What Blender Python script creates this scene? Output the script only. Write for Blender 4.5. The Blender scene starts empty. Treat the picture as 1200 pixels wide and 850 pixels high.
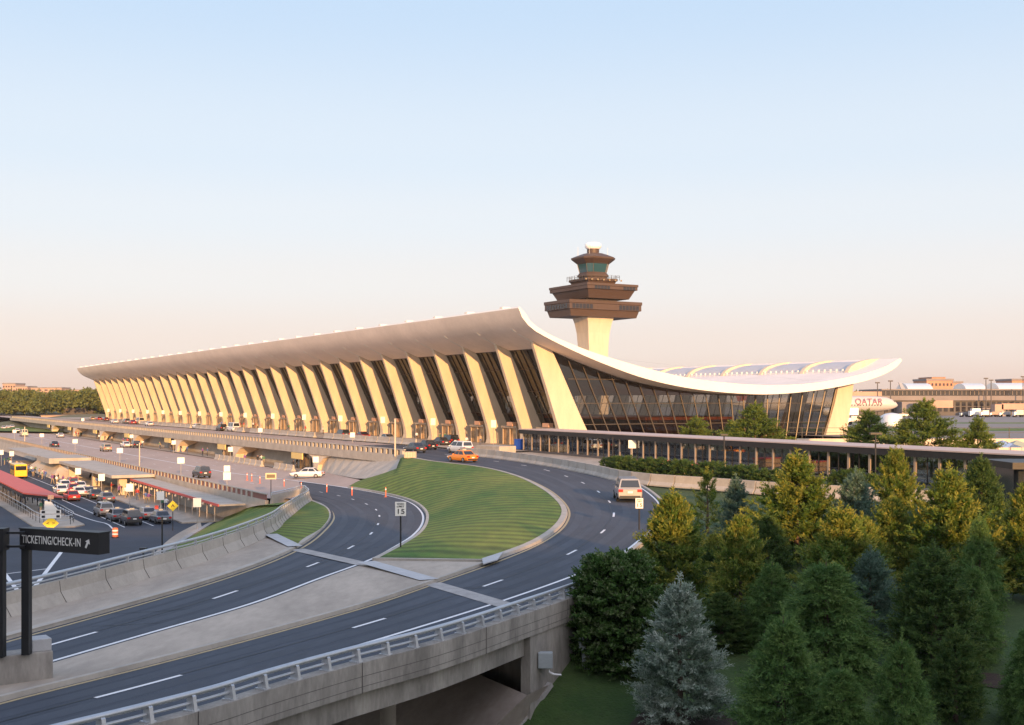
import bpy, bmesh, math, random
import numpy as np
from mathutils import Vector, Matrix
SC = bpy.context.scene
COL = SC.collection
# ------------------------------------------------------------------ camera, sky, sun, exposure
F, EYE, HORIZON = 1400.0, 7.8, 470.0
cam_data = bpy.data.cameras.new('camera'); cam = bpy.data.objects.new('camera', cam_data); COL.objects.link(cam)
cam.location = (0, 0, EYE); cam.rotation_euler = (math.radians(90), 0, 0)
cam_data.sensor_width = 36; cam_data.lens = 36 * F / 1200; cam_data.shift_y = 45 / 1200
cam_data.clip_start = 0.5; cam_data.clip_end = 30000
SC.camera = cam
SUN_EL, SUN_AZ = math.radians(9.0), math.radians(180 - 16.1)      # azimuth of the sun, clockwise from +Y
world = bpy.data.worlds.new('World'); SC.world = world; world.use_nodes = True
nt = world.node_tree
sky = nt.nodes.new('ShaderNodeTexSky'); sky.sky_type = 'NISHITA'; sky.sun_disc = False
sky.sun_elevation = SUN_EL; sky.sun_rotation = SUN_AZ; sky.altitude = 100
sky.air_density = 1.0; sky.dust_density = 1.0; sky.ozone_density = 1.6
# evening sky: pale haze belt and blue above by elevation, a broad warm glow on the side of the setting sun, and the Nishita sky
def wnode(t): return nt.nodes.new(t)
tcw = wnode('ShaderNodeTexCoord'); sepw = wnode('ShaderNodeSeparateXYZ'); nt.links.new(tcw.outputs['Generated'], sepw.inputs[0])
rw_ = wnode('ShaderNodeValToRGB'); rw_.color_ramp.interpolation = 'EASE'
SKY = [(0.0, (.88, .66, .57)), (.045, (.92, .785, .73)), (.10, (.90, .865, .86)), (.15, (.84, .875, .925)), (.20, (.765, .85, .95)), (.33, (.595, .755, .955)), (.6, (.42, .60, .92)), (1.0, (.36, .52, .85))]
for i, (p_, c_) in enumerate(SKY):
    e_ = rw_.color_ramp.elements[i] if i < 2 else rw_.color_ramp.elements.new(p_)
    e_.position = p_; e_.color = (*c_, 1)
nt.links.new(sepw.outputs[2], rw_.inputs[0])
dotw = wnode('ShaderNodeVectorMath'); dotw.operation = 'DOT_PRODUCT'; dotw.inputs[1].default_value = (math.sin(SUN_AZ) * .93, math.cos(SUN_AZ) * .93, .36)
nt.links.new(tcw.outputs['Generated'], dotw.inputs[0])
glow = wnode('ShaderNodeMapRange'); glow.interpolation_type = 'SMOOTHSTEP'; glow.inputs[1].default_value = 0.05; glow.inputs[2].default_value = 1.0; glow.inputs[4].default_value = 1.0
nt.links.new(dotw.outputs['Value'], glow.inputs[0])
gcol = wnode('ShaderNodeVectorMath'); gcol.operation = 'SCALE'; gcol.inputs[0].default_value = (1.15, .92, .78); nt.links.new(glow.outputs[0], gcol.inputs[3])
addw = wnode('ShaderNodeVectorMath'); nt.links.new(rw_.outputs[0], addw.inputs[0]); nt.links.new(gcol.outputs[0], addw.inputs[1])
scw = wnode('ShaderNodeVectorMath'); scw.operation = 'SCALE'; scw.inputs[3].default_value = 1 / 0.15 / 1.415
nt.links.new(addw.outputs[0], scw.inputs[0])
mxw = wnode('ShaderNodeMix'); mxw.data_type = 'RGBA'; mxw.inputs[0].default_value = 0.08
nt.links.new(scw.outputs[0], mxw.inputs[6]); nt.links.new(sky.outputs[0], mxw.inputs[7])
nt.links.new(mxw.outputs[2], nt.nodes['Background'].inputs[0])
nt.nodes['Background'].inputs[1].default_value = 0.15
sun_data = bpy.data.lights.new('sun', 'SUN'); sun = bpy.data.objects.new('sun', sun_data); COL.objects.link(sun)
sun_data.energy = 5.0; sun_data.angle = math.radians(0.5); sun_data.color = (1.0, 0.55, 0.22)
to_sun = Vector((math.sin(SUN_AZ) * math.cos(SUN_EL), math.cos(SUN_AZ) * math.cos(SUN_EL), math.sin(SUN_EL)))
sun.rotation_euler = to_sun.to_track_quat('Z', 'Y').to_euler()
SC.view_settings.view_transform = 'Standard'; SC.view_settings.look = 'None'
SC.view_settings.exposure = 0.53; SC.view_settings.gamma = 1.0; SC.view_settings.use_curve_mapping = False
SC.render.engine = 'CYCLES'
SC.cycles.use_denoising = True
SC.cycles.max_bounces = 6; SC.cycles.transparent_max_bounces = 12
SC.cycles.volume_bounces = 0

# ------------------------------------------------------------------ frames and helpers
TH = math.radians(29.46)
U = Vector((-math.sin(TH), math.cos(TH), 0)); VV = Vector((math.cos(TH), math.sin(TH), 0))
ORG = Vector((3.0, 192.3, 0))
def W(u, v, z=0): return ORG + U * u + VV * v + Vector((0, 0, z))
def G(px, py, z=0.0):
    Y = F * (EYE - z) / (py - HORIZON)
    return Vector(((px - 600) / F * Y, Y, z))
def at(px, py, Y): return Vector(((px - 600) / F * Y, Y, EYE - (py - HORIZON) / F * Y))
ROT_U = math.atan2(U.y, U.x)      # heading of +U

def mat(name, col, rough=0.8, metal=0.0, noise=0.0, nscale=1.0, col2=None, bump=0.0, bscale=20.0, spec=None, stretch=None, detail=6, wave=0, island=0.0, emit=None, coat=0.0):
    m = bpy.data.materials.new(name); m.use_nodes = True
    n, l = m.node_tree.nodes, m.node_tree.links
    p = n['Principled BSDF']
    p.inputs['Base Color'].default_value = (*col, 1); p.inputs['Roughness'].default_value = rough
    p.inputs['Metallic'].default_value = metal
    if spec is not None: p.inputs['Specular IOR Level'].default_value = spec
    if coat: p.inputs['Coat Weight'].default_value = coat
    if emit: p.inputs['Emission Color'].default_value = (*emit[0], 1); p.inputs['Emission Strength'].default_value = emit[1]
    if noise or bump:
        tc = n.new('ShaderNodeTexCoord'); mp = n.new('ShaderNodeMapping')
        l.new(tc.outputs['Object'], mp.inputs[0])
        if stretch: mp.inputs['Scale'].default_value = stretch[:3]; mp.inputs['Rotation'].default_value[2] = stretch[3] if len(stretch) > 3 else 0
    last = None
    if noise:
        c2 = col2 or tuple(c * (1 - noise) for c in col)
        t = n.new('ShaderNodeTexNoise'); t.inputs['Scale'].default_value = nscale; t.inputs['Detail'].default_value = detail; t.inputs['Roughness'].default_value = 0.65
        l.new(mp.outputs[0], t.inputs['Vector'])
        r = n.new('ShaderNodeValToRGB'); r.color_ramp.elements[0].position = 0.36; r.color_ramp.elements[1].position = 0.64
        r.color_ramp.elements[0].color = (*col, 1); r.color_ramp.elements[1].color = (*c2, 1)
        l.new(t.outputs[0], r.inputs[0]); last = r.outputs[0]
        t2 = n.new('ShaderNodeTexNoise'); t2.inputs['Scale'].default_value = nscale * 11; t2.inputs['Detail'].default_value = 4
        l.new(mp.outputs[0], t2.inputs['Vector'])
        mx = n.new('ShaderNodeMix'); mx.data_type = 'RGBA'; mx.blend_type = 'MULTIPLY'; mx.inputs[0].default_value = 1
        mr = n.new('ShaderNodeMapRange'); mr.inputs[3].default_value = 1 - noise * 0.6; mr.inputs[4].default_value = 1 + noise * 0.6
        l.new(t2.outputs[0], mr.inputs[0]); l.new(last, mx.inputs[6]); l.new(mr.outputs[0], mx.inputs[7]); last = mx.outputs[2]
    if wave:
        wv = n.new('ShaderNodeTexWave'); wv.inputs['Scale'].default_value = .16; wv.inputs['Distortion'].default_value = 5; wv.inputs['Detail'].default_value = 3; wv.inputs['Detail Scale'].default_value = .6
        wm = n.new('ShaderNodeMapping'); wm.inputs['Rotation'].default_value[2] = 2.1; l.new(tc.outputs['Object'], wm.inputs[0]); l.new(wm.outputs[0], wv.inputs['Vector'])
        mr = n.new('ShaderNodeMapRange'); mr.inputs[3].default_value = 1 - wave; mr.inputs[4].default_value = 1 + wave; l.new(wv.outputs['Fac'], mr.inputs[0])
        mx = n.new('ShaderNodeMix'); mx.data_type = 'RGBA'; mx.blend_type = 'MULTIPLY'; mx.inputs[0].default_value = 1; l.new(last, mx.inputs[6]); l.new(mr.outputs[0], mx.inputs[7]); last = mx.outputs[2]
    if island:
        gi = n.new('ShaderNodeNewGeometry'); mr = n.new('ShaderNodeMapRange'); mr.inputs[3].default_value = 1 - island; mr.inputs[4].default_value = 1 + island
        l.new(gi.outputs['Random Per Island'], mr.inputs[0])
        mx = n.new('ShaderNodeMix'); mx.data_type = 'RGBA'; mx.blend_type = 'MULTIPLY'; mx.inputs[0].default_value = 1
        if last: l.new(last, mx.inputs[6])
        else: mx.inputs[6].default_value = (*col, 1)
        l.new(mr.outputs[0], mx.inputs[7]); last = mx.outputs[2]
    if last: l.new(last, p.inputs['Base Color'])
    if bump:
        b = n.new('ShaderNodeBump'); b.inputs['Strength'].default_value = bump; b.inputs['Distance'].default_value = 0.1
        t = n.new('ShaderNodeTexNoise'); t.inputs['Scale'].default_value = bscale; t.inputs['Detail'].default_value = 5
        l.new(mp.outputs[0], t.inputs['Vector']); l.new(t.outputs[0], b.inputs['Height']); l.new(b.outputs[0], p.inputs['Normal'])
    return m

def foliage(name, cols, rough=0.7, trans=0.28):
    m = bpy.data.materials.new(name); m.use_nodes = True
    n, l = m.node_tree.nodes, m.node_tree.links
    p = n['Principled BSDF']; p.inputs['Roughness'].default_value = rough; p.inputs['Specular IOR Level'].default_value = 0.25
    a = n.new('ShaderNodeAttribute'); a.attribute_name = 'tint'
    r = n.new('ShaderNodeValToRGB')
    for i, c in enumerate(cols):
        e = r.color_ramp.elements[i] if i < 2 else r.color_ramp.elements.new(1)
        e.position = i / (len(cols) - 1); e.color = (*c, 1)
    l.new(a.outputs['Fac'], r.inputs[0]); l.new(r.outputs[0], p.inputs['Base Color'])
    t = n.new('ShaderNodeBsdfTranslucent'); l.new(r.outputs[0], t.inputs[0])
    mx = n.new('ShaderNodeMixShader'); mx.inputs[0].default_value = trans
    l.new(p.outputs[0], mx.inputs[1]); l.new(t.outputs[0], mx.inputs[2]); l.new(mx.outputs[0], n['Material Output'].inputs[0])
    return m

def glass_mat(name, tint, gloss, refl=(1, 1, 1), rough=0.02):
    m = bpy.data.materials.new(name); m.use_nodes = True
    n, l = m.node_tree.nodes, m.node_tree.links
    n.remove(n['Principled BSDF'])
    t = n.new('ShaderNodeBsdfTransparent'); t.inputs[0].default_value = (*tint, 1)
    g = n.new('ShaderNodeBsdfGlossy'); g.inputs[0].default_value = (*refl, 1); g.inputs[1].default_value = rough
    fr = n.new('ShaderNodeLayerWeight'); fr.inputs[0].default_value = gloss
    mr = n.new('ShaderNodeMapRange'); mr.inputs[3].default_value = gloss * 0.5; mr.inputs[4].default_value = 0.9
    l.new(fr.outputs['Fresnel'], mr.inputs[0])
    mx = n.new('ShaderNodeMixShader'); l.new(mr.outputs[0], mx.inputs[0]); l.new(t.outputs[0], mx.inputs[1]); l.new(g.outputs[0], mx.inputs[2])
    l.new(mx.outputs[0], n['Material Output'].inputs[0])
    return m

M = dict(
    asphalt=mat('asphalt', (0.052, 0.062, 0.082), 0.85, noise=0.28, nscale=0.22, bump=0.15, bscale=25, stretch=(1, 0.25, 1, 0.5)),
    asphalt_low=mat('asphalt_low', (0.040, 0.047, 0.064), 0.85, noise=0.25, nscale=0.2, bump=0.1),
    oldroad=mat('worn_concrete_road', (0.45, 0.34, 0.28), 0.85, noise=0.16, nscale=0.09, bump=0.1, stretch=(1, 0.2, 1, -0.51)),
    concrete=mat('concrete', (0.45, 0.405, 0.345), 0.85, noise=0.22, nscale=0.5, bump=0.12, bscale=9),
    fascia=mat('bridge_concrete', (0.35, 0.325, 0.29), 0.88, noise=0.45, nscale=0.55, bump=0.2, bscale=7, stretch=(1.6, 1.6, 0.5)),
    pave=mat('shoulder_concrete', (0.46, 0.39, 0.315), 0.9, noise=0.3, nscale=0.3, stretch=(1, .35, 1, 1.0), bump=0.12, bscale=12),
    darkpave=mat('underpass_paving', (0.36, 0.31, 0.27), 0.9, noise=0.3, nscale=0.4, bump=0.1),
    joint=mat('joint_concrete', (0.40, 0.38, 0.36), 0.8, noise=0.3, nscale=1.5),
    jointpale=mat('pale_joint', (0.48, 0.48, 0.48), 0.8, noise=0.15, nscale=1.5),
    terminal=mat('terminal_concrete', (0.64, 0.525, 0.39), 0.8, noise=0.13, nscale=0.5, stretch=(1.5, 1.5, .3), bump=0.05, bscale=6),
    roofw=mat('roof_white', (0.86, 0.75, 0.66), 0.7, noise=0.12, nscale=0.12, bump=0.03, bscale=3),
    roofedge=mat('roof_edge_white', (0.78, 0.74, 0.68), 0.6, noise=0.05, nscale=0.4),
    darkmetal=mat('dark_metal', (0.035, 0.032, 0.03), 0.5, metal=0.4, noise=0.2, nscale=2),
    bronze=mat('bronze_mullion', (0.10, 0.08, 0.06), 0.45, metal=0.5),
    towerbrown=mat('tower_bronze', (0.085, 0.052, 0.036), 0.55, metal=0.1, noise=0.18, nscale=1.0, stretch=(4, 4, .2)),
    towerdark=mat('tower_window_dark', (0.015, 0.015, 0.02), 0.1),
    towerglass=mat('tower_glass', (0.02, 0.07, 0.085), 0.06, spec=0.8),
    radome=mat('radome', (0.88, 0.85, 0.82), 0.4),
    alu=mat('rail_aluminium', (0.52, 0.54, 0.56), 0.42, metal=0.55, noise=0.1, nscale=3),
    white=mat('white_paint', (0.78, 0.78, 0.78), 0.6, noise=0.12, nscale=3),
    yellow=mat('yellow_paint', (0.46, 0.36, 0.20), 0.7, noise=0.2, nscale=3),
    grass=mat('lawn', (0.04, 0.115, 0.011), 0.95, noise=0.5, nscale=0.13, col2=(0.16, 0.185, 0.028), wave=.3, bump=0.6, bscale=14, stretch=(1, 0.35, 1, 0.9)),
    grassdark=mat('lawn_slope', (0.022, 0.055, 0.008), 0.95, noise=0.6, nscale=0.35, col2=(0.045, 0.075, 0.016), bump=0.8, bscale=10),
    mulch=mat('mulch', (0.055, 0.034, 0.024), 0.95, noise=0.4, nscale=4, bump=0.8, bscale=18),
    field=mat('far_ground', (0.10, 0.11, 0.045), 0.95, noise=0.4, nscale=0.01, col2=(0.16, 0.13, 0.07)),
    apron=mat('apron', (0.22, 0.20, 0.19), 0.9, noise=0.15, nscale=0.03),
    red=mat('red_canopy', (0.62, 0.12, 0.09), 0.65, noise=0.1, nscale=1),
    signblack=mat('sign_black', (0.008, 0.008, 0.011), 0.5),
    letter=mat('sign_lettering', (0.66, 0.65, 0.62), 0.6),
    steel=mat('black_steel', (0.012, 0.013, 0.016), 0.5, noise=0.3, nscale=3),
    boxgrey=mat('cabinet_grey', (0.36, 0.40, 0.42), 0.5, noise=0.12, nscale=3),
    bark=mat('bark', (0.11, 0.08, 0.06), 0.95, noise=0.3, nscale=6, bump=0.5),
    interior=mat('interior_floor', (0.24, 0.17, 0.12), 0.4, noise=0.1, nscale=0.5),
    counter=mat('counter_wood', (0.13, 0.05, 0.03), 0.5, noise=0.4, nscale=0.4, col2=(0.05, 0.03, 0.03)),
    orangeband=mat('orange_band', (0.55, 0.13, 0.04), 0.5),
    glass=glass_mat('terminal_glass', (0.34, 0.34, 0.32), 0.14, (0.62, 0.66, 0.68)),
    rearglass=glass_mat('rear_glass', (0.82, 0.80, 0.76), 0.08),
    walkglass=glass_mat('walkway_glass', (0.72, 0.77, 0.79), 0.25, (0.75, 0.8, 0.85)),
    clere=mat('blue_grey_panel', (0.50, 0.50, 0.52), 0.7, metal=0.0, noise=0.15, nscale=0.4),
    orange=mat('orange_plastic', (0.75, 0.16, 0.05), 0.5),
    pinkwall=mat('far_building_tan', (0.50, 0.33, 0.25), 0.85, noise=0.15, nscale=0.05),
    conc_dk=mat('concourse_dark', (0.10, 0.09, 0.085), 0.7, noise=0.2, nscale=0.1),
    conc_lt=mat('concourse_grey', (0.24, 0.21, 0.20), 0.8, noise=0.15, nscale=0.1),
)

class MB:
    def __init__(s): s.v = []; s.f = []; s.mi = []; s.sm = []
    def add(s, vs, fs, mi=0, smooth=False):
        o = len(s.v); s.v += [tuple(p) for p in vs]
        for f in fs: s.f.append(tuple(i + o for i in f)); s.mi.append(mi); s.sm.append(smooth)
    def box(s, c, size, ax=None, mi=0):
        ax = ax or (Vector((1, 0, 0)), Vector((0, 1, 0)), Vector((0, 0, 1)))
        c = Vector(c); h = [x / 2 for x in size]; vs = []
        for k in (-1, 1):
            for j in (-1, 1):
                for i in (-1, 1): vs.append(c + ax[0] * i * h[0] + ax[1] * j * h[1] + ax[2] * k * h[2])
        s.add(vs, [(0, 2, 3, 1), (4, 5, 7, 6), (0, 1, 5, 4), (2, 6, 7, 3), (0, 4, 6, 2), (1, 3, 7, 5)], mi)
    def boxuv(s, u0, u1, v0, v1, z0, z1, mi=0):
        s.box(W((u0 + u1) / 2, (v0 + v1) / 2, (z0 + z1) / 2), (abs(u1 - u0), abs(v1 - v0), abs(z1 - z0)), (U, VV, Vector((0, 0, 1))), mi)
    def bar(s, p, q, w, h=None, mi=0):
        p, q = Vector(p), Vector(q); h = h or w; d = q - p; L = d.length
        if L < 1e-6: return
        x = d / L; up = Vector((0, 0, 1)) if abs(x.z) < 0.95 else Vector((0, 1, 0))
        y = up.cross(x).normalized(); z = x.cross(y)
        s.box((p + q) / 2, (L, w, h), (x, y, z), mi)
    def tube(s, pts, r, n=8, mi=0, cap=True):
        pts = [Vector(p) for p in pts]; rs = r if isinstance(r, (list, tuple)) else [r] * len(pts); rings = []
        for i, p in enumerate(pts):
            d = (pts[min(i + 1, len(pts) - 1)] - pts[max(i - 1, 0)]).normalized()
            up = Vector((0, 0, 1)) if abs(d.z) < 0.95 else Vector((0, 1, 0))
            y = up.cross(d).normalized(); z = d.cross(y)
            rings.append([p + y * math.cos(2 * math.pi * k / n) * rs[i] + z * math.sin(2 * math.pi * k / n) * rs[i] for k in range(n)])
        s.loft(rings, True, cap, mi, True)
    def loft(s, rings, closed=True, cap=False, mi=0, smooth=False):
        n = len(rings[0]); vs = [p for r in rings for p in r]; fs = []
        for i in range(len(rings) - 1):
            for k in range(n if closed else n - 1):
                a = i * n + k; b = i * n + (k + 1) % n
                fs.append((a, b, b + n, a + n))
        s.add(vs, fs, mi, smooth)
        if cap:
            s.add(rings[0], [tuple(range(n))[::-1]], mi); s.add(rings[-1], [tuple(range(n))], mi)
    def prism(s, poly, off, mi=0):
        n = len(poly); a = [Vector(p) for p in poly]; b = [p + Vector(off) for p in a]
        s.add(a + b, [tuple(range(n))[::-1], tuple(range(n, 2 * n))] + [(i, (i + 1) % n, (i + 1) % n + n, i + n) for i in range(n)], mi)
    def lathe(s, prof, c, n=16, mi=0, ax=None):
        c = Vector(c); ax = ax or (Vector((1, 0, 0)), Vector((0, 1, 0)), Vector((0, 0, 1)))
        s.loft([[c + ax[0] * r * math.cos(2 * math.pi * k / n) + ax[1] * r * math.sin(2 * math.pi * k / n) + ax[2] * z for k in range(n)] for r, z in prof], True, True, mi, True)
    def mesh(s, name, mats):
        me = bpy.data.meshes.new(name); me.from_pydata(s.v, [], s.f)
        for m in (mats if isinstance(mats, (list, tuple)) else [mats]):
            if m: me.materials.append(m)
        me.polygons.foreach_set('material_index', s.mi); me.polygons.foreach_set('use_smooth', s.sm); me.update()
        return me
    def build(s, name, mats, parent=None, world=True, bevel=0):
        o = bpy.data.objects.new(name, s.mesh(name, mats)); COL.objects.link(o)
        if bevel:
            b = o.modifiers.new('bevel', 'BEVEL'); b.width = bevel; b.segments = 2; b.limit_method = 'ANGLE'
        if parent:
            o.parent = parent
            if world: o.matrix_parent_inverse = (Matrix.Translation(parent.location) @ parent.rotation_euler.to_matrix().to_4x4()).inverted() if parent.type == 'EMPTY' else Matrix()
        return o
def tag(o, label, cat, group=None, kind=None):
    if label: o['label'] = label
    if cat: o['category'] = cat
    if group: o['group'] = group
    if kind: o['kind'] = kind
    return o
def thing(name, label, cat, loc=(0, 0, 0), rz=0, group=None):
    o = bpy.data.objects.new(name, None); COL.objects.link(o); o.location = loc; o.rotation_euler = (0, 0, rz)
    o.empty_display_size = 0.3
    return tag(o, label, cat, group)
def struct(o): o['kind'] = 'structure'; return o
def kids(o): return [c for c in o.children]
def dup(o, parent=None, data=None):
    c = o.copy(); COL.objects.link(c)
    if parent: c.parent = parent
    for ch in list(o.children): dup(ch, c)
    return c

# polyline tools
def smooth(pts, n):
    pts = [Vector(p) for p in pts]; dense = []
    for i in range(len(pts) - 1):
        p0 = pts[max(i - 1, 0)]; p1 = pts[i]; p2 = pts[i + 1]; p3 = pts[min(i + 2, len(pts) - 1)]
        # centripetal-ish: use chord weighted tangents
        d1 = (p2 - p1).length; d0 = max((p1 - p0).length, 1e-3); d2 = max((p3 - p2).length, 1e-3)
        m1 = ((p2 - p1) / d1 + (p1 - p0) / d0) * 0.5 * d1 if i > 0 else (p2 - p1)
        m2 = ((p2 - p1) / d1 + (p3 - p2) / d2) * 0.5 * d1 if i < len(pts) - 2 else (p2 - p1)
        for k in range(12):
            t = k / 12; t2 = t * t; t3 = t2 * t
            dense.append(p1 * (2 * t3 - 3 * t2 + 1) + m1 * (t3 - 2 * t2 + t) + p2 * (-2 * t3 + 3 * t2) + m2 * (t3 - t2))
    dense.append(pts[-1])
    return even(dense, n)
def even(dense, n):
    L = [0]
    for a, b in zip(dense, dense[1:]): L.append(L[-1] + (b - a).length)
    out = []; j = 0
    for i in range(n):
        t = L[-1] * i / (n - 1)
        while j < len(L) - 2 and L[j + 1] < t: j += 1
        f = (t - L[j]) / max(L[j + 1] - L[j], 1e-9); out.append(dense[j].lerp(dense[j + 1], min(max(f, 0), 1)))
    return out
def plen(p): return sum((b - a).length for a, b in zip(p, p[1:]))
def lift(p, z): return [q + Vector((0, 0, z)) for q in p]
def side(pts, d):   # offset to the right of travel by d
    out = []
    for i, p in enumerate(pts):
        t = (pts[min(i + 1, len(pts) - 1)] - pts[max(i - 1, 0)]); t.z = 0; t.normalize()
        out.append(p + Vector((t.y, -t.x, 0)) * d)
    return out
def ribbon(name, a, b, m, cross=1, parent=None, rel=None):
    mb = MB(); rows = []
    for p, q in zip(a, b): rows.append([p.lerp(q, k / cross) for k in range(cross + 1)])
    mb.loft(rows, False, False, 0, True); return mb.build(name, m, parent)
def sweep(mb, path, prof, mi=0, closed=True):
    rings = []
    for i, p in enumerate(path):
        t = (path[min(i + 1, len(path) - 1)] - path[max(i - 1, 0)]); t.z = 0; t.normalize(); r = Vector((t.y, -t.x, 0))
        rings.append([p + r * x + Vector((0, 0, z)) for x, z in prof])
    mb.loft(rings, closed, closed, mi)
def fill(name, pts, m, z=0, parent=None):
    bm = bmesh.new(); vs = [bm.verts.new(p + Vector((0, 0, z))) for p in pts]
    es = [bm.edges.new((vs[i], vs[(i + 1) % len(vs)])) for i in range(len(vs))]
    bmesh.ops.triangle_fill(bm, use_beauty=True, edges=es, normal=(0, 0, 1))
    me = bpy.data.meshes.new(name); bm.to_mesh(me); bm.free(); me.materials.append(m)
    o = bpy.data.objects.new(name, me); COL.objects.link(o); return o
rnd = random.Random(5)
_ones = ['', 'first', 'second', 'third', 'fourth', 'fifth', 'sixth', 'seventh', 'eighth', 'ninth', 'tenth', 'eleventh', 'twelfth', 'thirteenth', 'fourteenth', 'fifteenth', 'sixteenth', 'seventeenth', 'eighteenth', 'nineteenth']
def nth(i):
    i += 1
    if i < 20: return _ones[i]
    t_, o_ = divmod(i, 10); return ({2: 'twentieth', 3: 'thirtieth', 4: 'fortieth'}[t_] if o_ == 0 else {2: 'twenty-', 3: 'thirty-', 4: 'forty-'}[t_] + _ones[o_])
Z = Vector((0, 0, 1))

# ================================================================== THE GROUND
def ground_z(x, y):
    p = Vector((x, y, 0)) - ORG; u, v = p.dot(U), p.dot(VV)
    right = max(0, min(1, (x - 1.5 - (y - 42) * 0.05) / 4)) if y < 110 else 0
    low = -7.15 + (3.4 * max(0, min(1, (u - 230) / 120)))
    if v > -8: z = -7.15 if (u < -30 and y < 135) else (-.12 if (v < 95 and u < 420) else 1.0)
    else: z = low
    return z
mb = MB()
xs = [-9000, -3000, -1200, -600] + list(range(-400, 401, 20)) + [600, 1200, 3000, 9000]
ys = [-200, -60] + list(range(0, 520, 20)) + [600, 800, 1200, 2500, 6000, 14000]
rows = [[Vector((x, y, ground_z(x, y) if abs(x) < 1500 and y < 1000 else -3.75)) for x in xs] for y in ys]
mb.loft(rows, False, False, 0, True)
struct(mb.build('ground', M['field']))

# airside level behind the terminal
mb = MB(); z0 = 1.45
for a in ([(95, 150), (700, 150), (900, 1200), (-250, 1200), (-150, 560)],): 
    mb.add([(x, y, z0) for x, y in a], [tuple(range(len(a)))])
struct(mb.build('apron', M['apron']))
def patch(name, px, m, z):
    mb = MB(); mb.add([(x, y, z) for x, y in px], [tuple(range(len(px)))]); return struct(mb.build(name, m))
patch('airfield_grass', [(60, 335), (260, 335), (270, 352), (60, 352)], M['grass'], 1.455)
patch('airfield_grass', [(60, 250), (260, 262), (260, 285), (60, 272)], M['grass'], 1.455)

# ---------------------------------------------------------------- ramps: polylines read off the ground plane
IL = [(-60, 770, 0), (5, 751, 0), (135, 715, 0), (225, 689, 0), (300, 664, -.1), (346.6, 643.7, -.3), (377.6, 621, -.9), (388, 606, -1.6), (384, 596, -2.2), (372, 589.5, -2.7), (352, 585, -3.3), (300, 584, -4)]
IR = [(-60, 814, 0), (62, 778, 0), (180, 743.5, 0), (300, 708.5, 0), (380, 678.5, 0), (440, 656, -.25), (468, 641, -.5), (489, 627, -.8), (499, 613, -1.2), (497, 600, -1.7), (481, 588, -2.2), (455, 580.5, -2.6), (409, 572, -3.2), (350, 564, -3.8), (300, 557, -4)]
OL = [(-60, 838, 0), (0, 821.6, 0), (159.6, 782, 0), (300, 745.5, 0), (433, 708, 0), (506.7, 683, 0), (570, 661, 0), (620, 641, 0), (650, 623, 0), (661, 609, 0), (662, 598, 0), (652, 584, 0), (634, 571, 0), (600, 556.5, 0), (560, 547, 0), (512, 541.5, 0)]
OR = [(-60, 893, 0), (0, 878, 0), (100, 850, 0), (200, 822, 0), (300, 793, 0), (400, 765, 0), (500, 735, 0), (600, 703, 0), (683, 673, 0), (725, 654, 0), (755, 632, 0), (775, 612, 0), (777, 594, 0), (765, 580, 0), (746, 568, 0), (722, 558.6, 0), (690, 549, 0), (650, 540.5, 0), (600, 534, 0), (560, 529, 0)]
g = lambda L: [G(*p) for p in L]
N = 160
il = smooth(g(IL), N); ir = smooth(g(IR), N)
ol = smooth(g(OL) + [W(-14, -28)] + [W(20, -28), W(60, -28)], N * 2)
orr = smooth(g(OR) + [W(4, -11.2), W(30, -10.5), W(60, -10.5)], N * 2)
KI = next(i for i in range(100, N) if (il[i].x / il[i].y * F + 600) < 356)
struct(ribbon('inner_ramp_road', il[:KI + 1], ir[:KI + 1], M['asphalt'], 4))
struct(ribbon('ramp_merge_road', il[KI:], ir[KI:], M['oldroad'], 4))
struct(ribbon('outer_ramp_road', ol, orr, M['asphalt'], 4))
# upper departures roadway (deck surface), worn concrete
struct(fill('departures_road', [W(30, -28), W(640, -28), W(640, -10.5), W(30, -10.5)], M['oldroad'], 0.008))
# the two ribbons overlap nothing: the asphalt ends under the concrete deck at u=30..60
# middle arrivals roadway
plate = [W(640, -53.5, -4), W(-26, -53.5, -4)] + [il[-1], ir[-1]] + [G(350, 564, -3.8), G(409, 572, -3.2)] + [G(424, 563, -3.1), G(372, 552, -3.8), W(28, -27, -4), W(28, -12, -4), W(640, -12, -4)]
struct(fill('arrivals_road', plate, M['oldroad'], -0.006))

# lane paint ---------------------------------------------------
def paint(name, path, w, m, z=0.012, dash=None):
    mb = MB(); n = max(2, int(plen(path) / 1.0)); p = even(path, n)
    if dash:
        on, off = dash; step = plen(p) / (n - 1); acc = 0; seg = []
        for q in p:
            if acc % (on + off) <= on: seg.append(q)
            else:
                if len(seg) > 1: mb.loft([list(x) for x in zip(lift(side(seg, -w / 2), z), lift(side(seg, w / 2), z))], False)
                seg = []
            acc += step
        if len(seg) > 1: mb.loft([list(x) for x in zip(lift(side(seg, -w / 2), z), lift(side(seg, w / 2), z))], False)
    else: mb.loft([list(x) for x in zip(lift(side(p, -w / 2), z), lift(side(p, w / 2), z))], False)
    return struct(mb.build(name, m))
paint('yellow_edge_line', side(il, .25), .14, M['yellow'])
paint('white_edge_line', side(ir, -.25), .16, M['white'])
paint('yellow_edge_line', side(ol[:250], .28), .14, M['yellow'])
paint('white_edge_line', side(orr, -.2), .15, M['white'])
TRK = mat('worn_wheel_track', (.058, .068, .088), .78, noise=.3, nscale=.3, stretch=(1, .25, 1, .5)); SEAL = mat('tar_seal', (.018, .02, .024), .6)
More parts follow.
